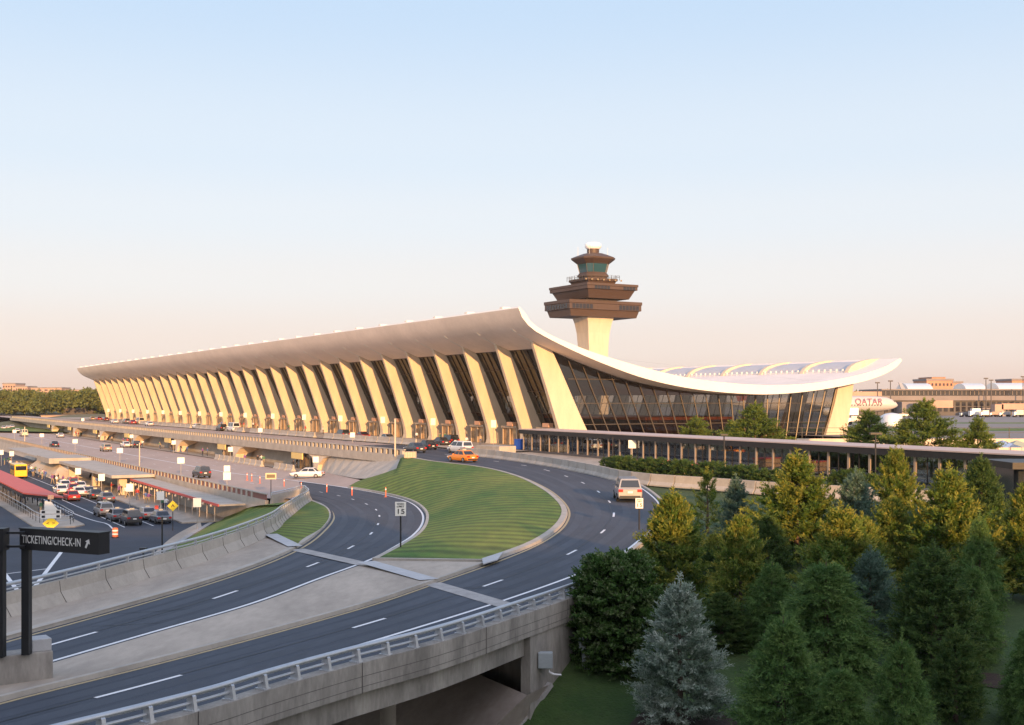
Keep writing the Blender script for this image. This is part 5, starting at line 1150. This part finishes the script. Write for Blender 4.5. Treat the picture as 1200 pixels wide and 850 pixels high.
# service vehicles
def truck(px, py, w, h, m, label, Y=None, cab=True, name='service_truck'):
    z = 1.46; w *= .8; h *= .8; p = G(px, py, z); t = thing(name, label, 'truck', tuple(p)); L = w
    mb = MB(); mb.box(p + Vector((0, 0, .9 + (h - .9) / 2)), (L * .72, 2.4, h - .9)); mb.build('cargo_box', m, t, bevel=.05)
    mb = MB(); mb.box(p + Vector((-L * .45, 0, .5 + h * .28)), (L * .2, 2.2, h * .56)); mb.build('cab', CM['white'], t, bevel=.08)
    for dx in (-L * .4, L * .25):
        for dy in (-1, 1): mb = MB(); mb.tube([p + Vector((dx, dy - .15, .5)), p + Vector((dx, dy + .15, .5))], .5, 12); mb.build('wheel', tyre, t)
for a in ((1143, 489, 5.5, 4.2, CM['white'], 'white high-lift catering truck on the apron'), (1154, 489.2, 4.2, 3.4, CM['cream'], 'cream box truck right of the catering truck'), (1165, 488.8, 4.4, 2.6, M['pinkwall'], 'low tan cargo truck on the apron'), (1131, 488.8, 4.5, 2.4, CM['grey'], 'small grey utility truck left of the catering truck'), (1178, 488.7, 6, 2.6, CM['silver'], 'silver utility truck near the long jet bridge'), (1194, 489, 5, 3.6, CM['silver'], 'grey box truck at the right edge of the apron'), (998, 489, 8, 4.5, CM['white'], 'white truck under the airliner nose side'), (1005, 498, 7, 3, CM['silver'], 'pale truck parked behind the rear column of the terminal')): truck(*a)
p = at(1045, 500, 300); t = thing('storage_tank', 'white round-roofed storage tank between the two conifers', 'tank', (p.x, p.y, 1.4)); mb = MB(); mb.lathe([(2.6, 1.4), (2.6, zc(487.5, 300)), (1.6, zc(485, 300)), (.3, zc(484, 300))], (p.x, p.y, 0), 20); mb.build('tank_shell', CM['white'], t)
mb = MB(); mb.box((p.x + 1.6, p.y + 1, zc(484.5, 300) - .4), (5.5, 3, .5)); mb.build('roof_deck', CM['silver'], t)
mb = MB(); mb.box((100, 168, 1.4), (120, .6, 2.2)); tag(mb.build('airside_wall', M['terminal']), 'long low pale wall behind the walkway at the right', 'wall')
fz = thing('airside_fence', 'thin dark railing above the pale wall near the right edge', 'fence', (100, 172, 2))
mb = MB(); mb.box((100, 173, 3.9), (120, .05, .06)); mb.box((100, 173, 3.2), (120, .05, .05)); mb.build('rails', M['darkmetal'], fz)
for k in range(40): mb = MB(); mb.box((42 + k * 3, 173, 2.9), (.08, .08, 2.1)); mb.build('post', M['darkmetal'], fz)
for x, y0, lb, c in ((1096, 526, 'blue', CM['blue']),): pass
p = at(1098 + 76, 526, 160)
for xx, m_, lb in ((1175, mat('tent_blue', (.25, .35, .55), .7), 'blue peaked canopy tent behind the walkway'), (1192, mat('tent_green', (.35, .37, .28), .7), 'olive peaked canopy tent at the right edge')):
    q = at(xx, 523, 150); t = thing('canopy_tent', lb, 'tent', (q.x, q.y, 0)); mb = MB(); mb.add([(q.x - 1.8, q.y - 1.8, q.z - .1), (q.x + 1.8, q.y - 1.8, q.z - .1), (q.x + 1.8, q.y + 1.8, q.z - .1), (q.x - 1.8, q.y + 1.8, q.z - .1), (q.x, q.y, q.z + .75)], [(0, 1, 4), (1, 2, 4), (2, 3, 4), (3, 0, 4), (3, 2, 1, 0)]); mb.build('roof', m_, t)
    for sx in (-1.7, 1.7): 
        for sy in (-1.7, 1.7): mb = MB(); mb.tube([(q.x + sx, q.y + sy, -.05), (q.x + sx, q.y + sy, q.z)], .05, 6); mb.build('leg', galv, t)
def block(name, px0, px1, py0, py1, Y, m, label, d=30, windows=0, cat='building', base=None):
    x0, x1 = xc(px0, Y), xc(px1, Y); z1 = zc(py0, Y); z0 = base if base is not None else zc(py1, Y); t = thing(name, label, cat, ((x0 + x1) / 2, Y, z0))
    mb = MB(); prism_y(mb, x0, x1, Y, d, z0, z1 - (z1 - z0) * .06); mb.build('wall', m, t)
    mb = MB(); prism_y(mb, x0 - .5, x1 + .5, Y - .5, d + 1, z1 - (z1 - z0) * .06 + .02, z1); mb.build('roof', M['conc_lt'], t)
    for k in range(windows):
        mb = MB(); w = (x1 - x0) / windows; 
        for r in range(3): prism_y(mb, x0 + w * (k + .25), x0 + w * (k + .75), Y - .2, .3, z0 + (z1 - z0) * (.42 + .18 * r), z0 + (z1 - z0) * (.5 + .18 * r))
        mb.build('window', M['towerdark'], t)
    return t
orb = mat('far_brick', (.55, .27, .17), .85, noise=.15, nscale=.1)
block('office_building', 1086, 1117, 444, 458, 900, orb, 'stepped orange-brick office building beyond the concourse', windows=7, base=0)
block('office_building', 1092, 1108, 442, 446, 905, orb, 'orange-brick rooftop storey of the stepped office building', base=zc(445, 905))
block('office_building', 1117, 1128, 447, 458, 900, orb, 'lower orange-brick wing right of the stepped office building', base=0, windows=3)
block('office_building', 1186, 1230, 444, 456, 900, orb, 'low orange-brick building at the right edge of the horizon', base=0, windows=6)
for a, b, y0, lb in ((1057, 1086, 449.5, 'white rounded hangar left of the orange-brick office building'), (1124, 1148, 449.5, 'white rounded hangar right of the orange-brick office building'), (1162, 1215, 449, 'long white rounded hangar at the right edge')):
    Y = 640; t = thing('hangar', lb, 'hangar', (xc((a + b) / 2, Y), Y, 1.4)); x0, x1 = xc(a, Y), xc(b, Y); z1 = zc(y0, Y)
    mb = MB(); mb.loft([[(xx, Y - 12 * math.cos(q_), 1.4 + (z1 - 1.4) * math.sin(q_) ** .4) for q_ in [math.pi * i / 12 for i in range(13)]] for xx in (x0, x1)], False, False, 0, True)
    for xx in (x0, x1): mb.add([(xx, Y - 12 * math.cos(q_), 1.4 + (z1 - 1.4) * math.sin(q_) ** .4) for q_ in [math.pi * i / 12 for i in range(13)]], [tuple(range(13))])
    mb.build('shell', CM['white'], t)
mb = MB(); Yt = 600; mb.prism([(xc(1056, Yt), Yt, zc(456, Yt)), (xc(1061, Yt), Yt, zc(456, Yt)), (xc(1056.5, Yt), Yt, zc(449, Yt)), (xc(1053, Yt), Yt, zc(448.5, Yt))], (0, .6, 0)); t = thing('parked_airliner', 'dark blue airliner tail fin standing above the concourse roof', 'airliner', (xc(1058, Yt), Yt, 1.4)); mb.build('tail_fin', CM['blue'], t)
mb = MB(); mb.tube([(xc(1050, Yt), Yt, 8), (xc(1056, Yt), Yt, 8.5), (xc(1075, Yt), Yt, 9), (xc(1100, Yt), Yt, 9)], [.6, 2, 2.6, 2.6], 14); mb.build('fuselage', CM['white'], t)
for im, (x, y0, Y) in enumerate(((1038, 447, 480), (1149, 444, 520), (1155, 446, 520), (1192, 442, 520), (1023, 449, 480))):
    z = 1.4; t = thing('apron_light_mast', ['apron light mast above the left end of the concourse', 'taller apron light mast beside the lower orange-brick wing', 'shorter apron light mast just right of the taller one', 'apron light mast near the right edge above the white hangar', 'apron light mast just right of the terminal roof tip'][im], 'light mast', (xc(x, Y), Y, z), group='apron light masts'); mb = MB(); mb.tube([(xc(x, Y), Y - 6, z), (xc(x, Y), Y - 6, zc(y0, Y))], [.3, .18], 6); mb.build('mast', M['conc_dk'], t); mb = MB(); mb.box((xc(x, Y), Y - 6, zc(y0, Y)), (1.8, .5, .5)); mb.build('lamp_head', M['conc_dk'], t)
# left horizon buildings
for a, b, y0, y1, lb in ((3, 18, 449, 456, 'tan hilltop building with small tower at the left edge of the horizon'), (18, 32, 452.5, 458, 'low tan hilltop building beside the small tower'), (36, 72, 454, 458.5, 'long low tan building among the hilltop trees'), (82, 108, 456.5, 459, 'low tan building half hidden by the farthest trees')):
    block('hilltop_building', a, b, y0, y1, 1500, M['pinkwall'], lb, base=5, windows=5)
# far viaduct end: low buildings and parked cars beyond
block('service_building', 48, 90, 486.5, 489.5, 620, M['pinkwall'], 'low tan service building beyond the far end of the departures deck', base=-3.7)
block('service_building', 72, 118, 479, 486, 640, M['conc_dk'], 'dark low building in front of the far woods beside the terminal', base=-3.7)
patch('far_lawn', [(-260, 480), (-150, 420), (-165, 620), (-420, 640), (-420, 480)], M['grass'], -3.3)

# ================================================================== VEGETATION
def leaf_mesh(name, P, D, N_, Ln, Wd, tint, m, droop=0.0):
    """many small leaf-sized quads: centre base P, direction D, normal N_, length Ln, width Wd"""
    n = len(P); S = np.cross(D, N_); S /= np.linalg.norm(S, axis=1, keepdims=True) + 1e-9
    v = np.empty((n, 4, 3)); tip = P + D * Ln[:, None]; mid = P + D * (Ln * .45)[:, None]
    v[:, 0] = P; v[:, 1] = mid + S * (Wd * .5)[:, None]; v[:, 2] = tip; v[:, 3] = mid - S * (Wd * .5)[:, None]
    v[:, 2, 2] -= droop * Ln
    me = bpy.data.meshes.new(name); me.vertices.add(4 * n); me.vertices.foreach_set('co', v.ravel()); me.loops.add(4 * n); me.polygons.add(n)
    me.loops.foreach_set('vertex_index', np.arange(4 * n, dtype=np.int32)); me.polygons.foreach_set('loop_start', np.arange(0, 4 * n, 4, dtype=np.int32))
    me.polygons.foreach_set('loop_total', np.full(n, 4, dtype=np.int32)); me.update(calc_edges=True)
    a = me.attributes.new('tint', 'FLOAT', 'FACE'); a.data.foreach_set('value', tint.astype(np.float32)); me.materials.append(m); me.validate(); return me
def unit(a): return a / (np.linalg.norm(a, axis=-1, keepdims=True) + 1e-9)
def conifer_data(seed, H_, Rr, nb=150, ns=16, nl=9, shape='cone', llen=0.184, lw=0.047, up=.5, drop=0.0, gaps=.12, ragged=.25):
    r = np.random.RandomState(seed); P = []; D = []; T = []; L = []; NN = []; branches = []
    for b in range(nb):
        t = (b + r.rand()) / nb; h = H_ * (.03 + .93 * t ** .9)
        if shape == 'cone': prof = (1 - t) ** .9 * (1 - .4 * math.exp(-t * 12)) + .03
        elif shape == 'oval': prof = math.sqrt(max(0, 1 - ((t - .42) / .6) ** 2)) * .98 + .05
        elif shape == 'column': prof = (1 - t ** 1.15) * (1 - .45 * math.exp(-t * 10)) + .04
        else: prof = (1 - t) ** .5 * (.55 + .45 * math.sin(t * 3.1 + 1)) + .05
        if r.rand() < gaps: continue
        a = b * 2.39996 + r.rand() * .7; ln = Rr * prof * r.uniform(1 - ragged, 1 + ragged * .7)
        dirh = np.array([math.cos(a), math.sin(a), 0]); u_ = up * r.uniform(.4, 1.4) * (.3 + t * 1.5); bt = r.rand()
        base = np.array([0, 0, h * .93]); pts = [base]
        for s in np.linspace(0, 1, 7)[1:]: pts.append(dirh * ln * s + np.array([0, 0, h * .93 + ln * (u_ * s ** 1.4 - drop * s * s)]) + r.normal(0, .015 * ln, 3))
        branches.append((pts[0], pts[3], pts[-1])); k = max(3, int(ns * .34 * (ln / Rr + .35)))
        for s in np.append(r.uniform(.25, .97, k) ** .75, .99):
            i = min(5, int(s * 6)); p = pts[i] + (pts[i + 1] - pts[i]) * (s * 6 - i); ax = unit(pts[min(6, i + 1)] - pts[i])
            sd = unit(np.cross(ax, [0, 0, 1.0])) * r.choice([-1, 1]); sub = unit(ax * 1.0 + sd * r.uniform(.2, 1.1) + np.array([0, 0, r.uniform(-.15, .55) - drop * .6]) + r.normal(0, .12, 3))
            if s > .98: sub = unit(ax + r.normal(0, .1, 3))
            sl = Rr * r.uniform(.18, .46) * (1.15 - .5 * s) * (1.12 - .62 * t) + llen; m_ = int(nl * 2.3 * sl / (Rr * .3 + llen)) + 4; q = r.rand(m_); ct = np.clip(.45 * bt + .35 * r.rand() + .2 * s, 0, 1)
            pp = p + sub * (q * sl)[:, None] + np.array([0, 0, -1.0]) * (drop * sl * q * q)[:, None] + r.normal(0, llen * .16, (m_, 3))
            dd = unit(sub * .9 + r.normal(0, .55, (m_, 3)) + np.array([0, 0, .12 - drop * .5]))
            NN.append(np.tile(unit(dirh * r.uniform(.2, .9) + np.array([0, 0, .8]) + r.normal(0, .3, 3)), (m_, 1)))
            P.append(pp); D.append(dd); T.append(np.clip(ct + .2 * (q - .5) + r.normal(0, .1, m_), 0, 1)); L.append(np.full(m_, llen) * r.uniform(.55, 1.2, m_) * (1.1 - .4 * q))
    # leader shoot
    m_ = 60; q = r.rand(m_); NN.append(r.normal(0, 1, (m_, 3))); P.append(np.stack([r.normal(0, .03, m_), r.normal(0, .03, m_), H_ * (.9 + .12 * q)], 1)); D.append(unit(r.normal(0, .7, (m_, 3)) + [0, 0, .8])); T.append(np.full(m_, .8)); L.append(np.full(m_, llen * .8))
    P = np.vstack(P); D = np.vstack(D); T = np.concatenate(T); L = np.concatenate(L); N_ = unit(np.vstack(NN) + r.normal(0, .38, P.shape)); return P, D, N_, L, L * (lw / llen), T, branches
def trunk_mesh(H_, r0, branches, nbr=40, seed=0):
    mb = MB(); mb.tube([(0, 0, -.3), (.02, 0, H_ * .3), (-.03, .02, H_ * .65), (0, 0, H_ * .96)], [r0 * 1.15, r0 * .8, r0 * .45, .012], 8)
    rr = random.Random(seed)
    for a, m_, b in rr.sample(branches, min(nbr, len(branches))): mb.tube([a, m_, b], [r0 * .22, r0 * .14, .006], 4, cap=False)
    return mb.mesh('trunk', M['bark'])
GOLD = foliage('conifer_green', [(.035, .095, .014), (.08, .15, .022), (.17, .21, .034), (.32, .29, .05)])
DARK = foliage('conifer_dark', [(.025, .06, .016), (.045, .095, .024), (.075, .13, .03), (.12, .16, .04)])
DROOP = foliage('conifer_mid', [(.04, .10, .025), (.075, .155, .038), (.115, .20, .05), (.17, .25, .07)])
SILV = foliage('spruce_silver', [(.06, .10, .06), (.14, .20, .14), (.27, .33, .26), (.44, .48, .41)])
ROUND = foliage('dense_leaf', [(.022, .06, .012), (.04, .095, .018), (.065, .13, .026), (.2, .24, .12)])
TG = foliage('terminal_pine', [(.04, .08, .016), (.08, .13, .024), (.13, .18, .03), (.18, .21, .04)])
WOOD = foliage('far_wood', [(.06, .085, .022), (.095, .12, .03), (.13, .145, .04), (.17, .16, .05)], trans=.15)
variants = {}
def variant(key, H_, Rr, m, **k):
    if key not in variants:
        P, D, N_, L, Wd, T, br_ = conifer_data(sum(map(ord, key)), H_, Rr, **k)
        variants[key] = (leaf_mesh('crown', P, D, N_, L, Wd, T, m), trunk_mesh(H_, .035 * H_ ** .8 * .9, br_, seed=3), H_, Rr)
    return variants[key]
def tree(key, px, pyt, hwpx, Y, label, cat='conifer', name='conifer_tree', rz=0, group='conifers on the lawn', zb=None, args=None):
    cm, tm, h0, r0 = variants[key]; x = (px - 600) / F * Y; z = lawn_z(x, Y) if zb is None else zb; top = EYE + (HORIZON - pyt) * Y / F; h = top - z; rad = hwpx / F * Y
    t = thing(name, label, cat, (x, Y, z - .05), rz, group); t.scale = (rad / r0, rad / r0, h / h0)
    for nme, me in (('crown', cm), ('trunk', tm)): o = bpy.data.objects.new(nme, me); COL.objects.link(o); o.parent = t
    return t
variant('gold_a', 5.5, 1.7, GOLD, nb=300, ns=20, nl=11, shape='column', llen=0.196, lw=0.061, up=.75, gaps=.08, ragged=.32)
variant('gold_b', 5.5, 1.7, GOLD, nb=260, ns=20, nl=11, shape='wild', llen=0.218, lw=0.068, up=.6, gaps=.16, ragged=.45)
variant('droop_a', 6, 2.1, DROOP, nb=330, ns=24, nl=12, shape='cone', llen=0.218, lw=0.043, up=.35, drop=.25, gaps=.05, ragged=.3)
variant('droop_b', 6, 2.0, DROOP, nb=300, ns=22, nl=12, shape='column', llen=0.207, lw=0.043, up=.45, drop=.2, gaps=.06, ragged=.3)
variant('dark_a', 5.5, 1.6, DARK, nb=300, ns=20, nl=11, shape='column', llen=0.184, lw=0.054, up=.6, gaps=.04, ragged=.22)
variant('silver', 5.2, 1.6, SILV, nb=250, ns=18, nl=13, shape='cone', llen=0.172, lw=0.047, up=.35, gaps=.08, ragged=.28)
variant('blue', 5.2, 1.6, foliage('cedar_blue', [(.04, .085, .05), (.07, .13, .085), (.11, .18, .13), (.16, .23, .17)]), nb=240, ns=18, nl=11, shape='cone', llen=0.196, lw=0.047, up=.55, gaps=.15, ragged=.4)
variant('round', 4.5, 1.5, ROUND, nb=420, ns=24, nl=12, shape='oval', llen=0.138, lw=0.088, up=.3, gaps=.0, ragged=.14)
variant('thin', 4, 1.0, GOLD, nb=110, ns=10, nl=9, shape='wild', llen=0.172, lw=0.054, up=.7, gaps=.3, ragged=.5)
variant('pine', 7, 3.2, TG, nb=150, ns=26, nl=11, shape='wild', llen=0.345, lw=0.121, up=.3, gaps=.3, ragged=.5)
tl = [('round', 722, 645, 47, 43.5, 'dense rounded dark evergreen beside the end of the bridge parapet', 'evergreen tree'),
 ('silver', 797, 673, 54, 38.8, 'silver-blue spruce in front at the bottom of the lawn', 'conifer'),
 ('gold_a', 788, 572, 44, 52, 'sunlit golden-green conifer between the minivan and the silver spruce', 'conifer'),
 ('gold_a', 868, 598, 39, 48, 'tall golden-topped conifer right behind the silver spruce', 'conifer'),
 ('thin', 829, 548, 20, 72, 'thin pale open-crowned young conifer before the barrier row', 'conifer'),
 ('blue', 862, 556, 24, 66, 'bluish conifer right of the thin young tree', 'conifer'),
 ('gold_b', 934, 528, 48, 62, 'broad shaggy golden conifer crown rising highest before the walkway', 'conifer'),
 ('gold_b', 985, 590, 48, 50, 'straggly pale-gold conifer with spreading side branches in the middle of the grove', 'conifer'),
 ('blue', 1003, 548, 36, 60, 'blue-green cedar behind the straggly pale-gold conifer', 'conifer'),
 ('gold_b', 1050, 522, 28, 70, 'slim golden conifer with visible trunk before the walkway', 'conifer'),
 ('gold_b', 1112, 545, 50, 54, 'large golden conifer with reddish branches at the right of the grove', 'conifer'),
 ('dark_a', 1150, 532, 33, 66, 'dark narrow evergreen between the large golden conifer and the grass path', 'conifer'),
 ('gold_a', 1204, 560, 36, 54, 'golden-tipped conifer cut by the right edge of the view', 'conifer'),
 ('droop_a', 968, 648, 70, 43, 'big soft-needled green conifer at the centre of the grove', 'conifer'),
 ('dark_a', 1094, 634, 54, 43.5, 'broad very dark conifer with a bare grey top twig', 'conifer'),
 ('droop_b', 918, 712, 64, 35.5, 'drooping green conifer at the bottom edge beside the silver spruce', 'conifer'),
 ('droop_b', 1057, 738, 46, 34, 'small pointed green conifer at the bottom edge before the very dark one', 'conifer'),
 ('droop_a', 1206, 726, 36, 39, 'soft green conifer at the bottom right corner beyond the grass path', 'conifer'),
 ('gold_a', 1046, 578, 34, 56, 'golden-green conifer behind the blue-green cedars', 'conifer'),
 ('blue', 1020, 640, 36, 48, 'blue-grey cedar below the straggly pale-gold conifer', 'conifer'),
 ('dark_a', 900, 600, 30, 57, 'dark conifer filling in behind the golden-topped one', 'conifer'),
 ('dark_a', 838, 622, 24, 58, 'low dark evergreen between the two golden-topped conifers', 'conifer'),
 ('droop_b', 1148, 600, 30, 50, 'slender mid-green conifer beside the grass path', 'conifer'),
 ('blue', 1075, 590, 30, 58, 'small bluish conifer left of the large golden one', 'conifer'),
 ('gold_a', 1010, 600, 36, 53, 'golden conifer between the blue-grey cedar and the broad very dark conifer', 'conifer'),
 ('droop_b', 905, 652, 40, 46, 'mid-green drooping conifer right of the golden-topped one', 'conifer'),
 ('dark_a', 846, 690, 34, 46, 'low dark evergreen just behind the silver spruce', 'conifer'),
 ('droop_a', 985, 770, 52, 34, 'green conifer at the bottom edge between the two drooping ones', 'conifer'),
 ('dark_a', 1120, 730, 34, 39, 'short dark conifer at the bottom edge beside the grass path', 'conifer'),
 ('droop_b', 1140, 655, 34, 45, 'green conifer overlapping the right side of the very dark one', 'conifer')]
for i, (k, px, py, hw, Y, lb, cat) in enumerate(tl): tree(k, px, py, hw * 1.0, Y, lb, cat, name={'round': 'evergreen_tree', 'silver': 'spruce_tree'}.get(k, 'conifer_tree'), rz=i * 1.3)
# pines between walkway and terminal, and airside
for i, (px, py, hw, Y, lb) in enumerate(((885, 472, 34, 160, 'rounded sunlit pine before the end glass of the terminal, behind the walkway'), (816, 488, 28, 168, 'low spreading pine left of the rounded sunlit pine before the end glass'), (1018, 480, 34, 150, 'dark broad pine behind the walkway beside the rear column'), (1083, 468, 42, 140, 'large bright green pine behind the walkway in front of the concourse'), (1146, 488, 24, 140, 'tiered small pine behind the right part of the walkway'), (858, 492, 20, 172, 'low dark pine tucked beside the rounded sunlit one'))):
    tree('pine', px, py, hw, Y, lb, 'pine', 'pine_tree', i * 2.1, 'pines behind the walkway', zb=-.1)
# hedge shrubs before the walkway
variant('shrub', 1.3, .85, DARK, nb=70, ns=12, nl=9, shape='oval', llen=0.138, lw=0.081, up=.3, gaps=0, ragged=.2)
sx = [(714, 553, 0), (724, 554, 0), (733, 555, 0), (745, 556, 1), (756, 557, 0), (768, 558, 0), (778, 559, 0), (789, 560, 0), (799, 561, 0), (811, 562, 1), (824, 563, 1), (836, 564, 0), (849, 566, 0), (862, 567, 1), (875, 569, 0), (889, 571, 0), (903, 572, 1), (1000, 576, 0), (1014, 577, 0), (985, 575, 1)]
for i, (px, py, g_) in enumerate(sx):
    p = G(px, py, -.02); cm, tm, h0, r0 = variants['shrub']; t = thing('hedge_shrub', f'{nth(i)} dark shrub in the hedge before the walkway, counted from the minivan' if i < 17 else f'{nth(i - 17)} dark shrub at the far right end of the hedge before the walkway', 'shrub', tuple(p), i * 1.7, 'hedge shrubs before the walkway'); s_ = 1.05 + (i % 3) * .12; t.scale = (s_, s_, s_)
    for nme, me in (('crown', cm), ('trunk', tm)): o = bpy.data.objects.new(nme, me); COL.objects.link(o); o.parent = t
# mulch rings
for px, py, z, r_ in ((735, 790, 0, 1.9), (800, 856, 0, 1.8), (790, 700, 0, 1.9), (868, 760, 0, 1.5), (1150, 730, 0, 1.0), (1165, 780, 0, .8)):
    Y = {735: 43.5, 800: 38.8, 790: 52, 868: 48, 1150: 47, 1165: 43}[px]; x = (px - 600) / F * Y; mb = MB(); c = Vector((x, Y, 0)); rows = []
    rr = random.Random(px)
    for q in (0.01, .6, 1.0): rows.append([Vector((x + math.cos(a * .52) * r_ * q * rr.uniform(.85, 1.12), Y + math.sin(a * .52) * r_ * q * rr.uniform(.85, 1.1), 0)) for a in range(12)])
    for row in rows:
        for v in row:
            b_ = 1; v.z = lawn_z(v.x, v.y) + .15 * math.sin(v.x * .5 + v.y * .21) + .07
    mb.loft(rows, True, False, 0, True); struct(mb.build('mulch_ring', M['mulch']))
# far woods: one mass each
def woods(name, x0, x1, Y, Y2, z0, h0, h1, n, label, seed, leaf=1.6, per=120):
    r = np.random.RandomState(seed); P = []; T = []; L = []
    for i in range(n):
        f = r.rand(); cx = x0 + (x1 - x0) * r.rand(); cy = Y + (Y2 - Y) * f; h = r.uniform(h0, h1); R_ = h * r.uniform(.3, .42); bt = r.rand()
        d = unit(r.normal(0, 1, (per, 3))); d[:, 2] = np.abs(d[:, 2]) * 1.2 - .25; P.append(np.array([cx, cy, z0 + h * .58]) + d * np.array([R_, R_, h * .42]) * r.uniform(.75, 1.05, (per, 1))); T.append(np.clip(.25 + .35 * bt + .3 * r.rand(per), 0, 1)); L.append(np.full(per, leaf) * r.uniform(.7, 1.4, per))
    P = np.vstack(P); T = np.concatenate(T); L = np.concatenate(L); D = unit(r.normal(0, 1, P.shape)); me = leaf_mesh(name, P, D, unit(r.normal(0, 1, P.shape)), L, L * .9, T, WOOD)
    o = bpy.data.objects.new(name, me); COL.objects.link(o); tag(o, label, 'woods', kind='stuff')
woods('far_woods', -330, -165, 620, 760, -4, 11, 19, 520, 'broad band of autumn-green woods beyond the lawn at the left', 1, 1.15, 300)
woods('far_woods', -900, -480, 1400, 1650, -4, 16, 24, 420, 'distant wooded ridge on the left horizon behind the tan buildings', 2, 3.2, 90)
woods('far_woods', 360, 1000, 1150, 1400, 0, 12, 20, 420, 'distant dark treeline on the horizon behind the concourse', 3, 2.8, 90)

# evening haze
hz = MB(); hz.box((0, 1400, 27), (3600, 3400, 70)); ho = hz.build('haze', None); ho.data.materials.clear()
hm = bpy.data.materials.new('haze'); hm.use_nodes = True; hn = hm.node_tree.nodes; hn.remove(hn['Principled BSDF']); pv = hn.new('ShaderNodeVolumePrincipled')
pv.inputs['Color'].default_value = (.95, .88, .84, 1); pv.inputs['Density'].default_value = 0.00007; pv.inputs['Anisotropy'].default_value = 0.2
hm.node_tree.links.new(pv.outputs[0], hn['Material Output'].inputs['Volume']); ho.data.materials.append(hm); ho['kind'] = 'stuff'; ho['label'] = 'thin evening haze over the airfield'
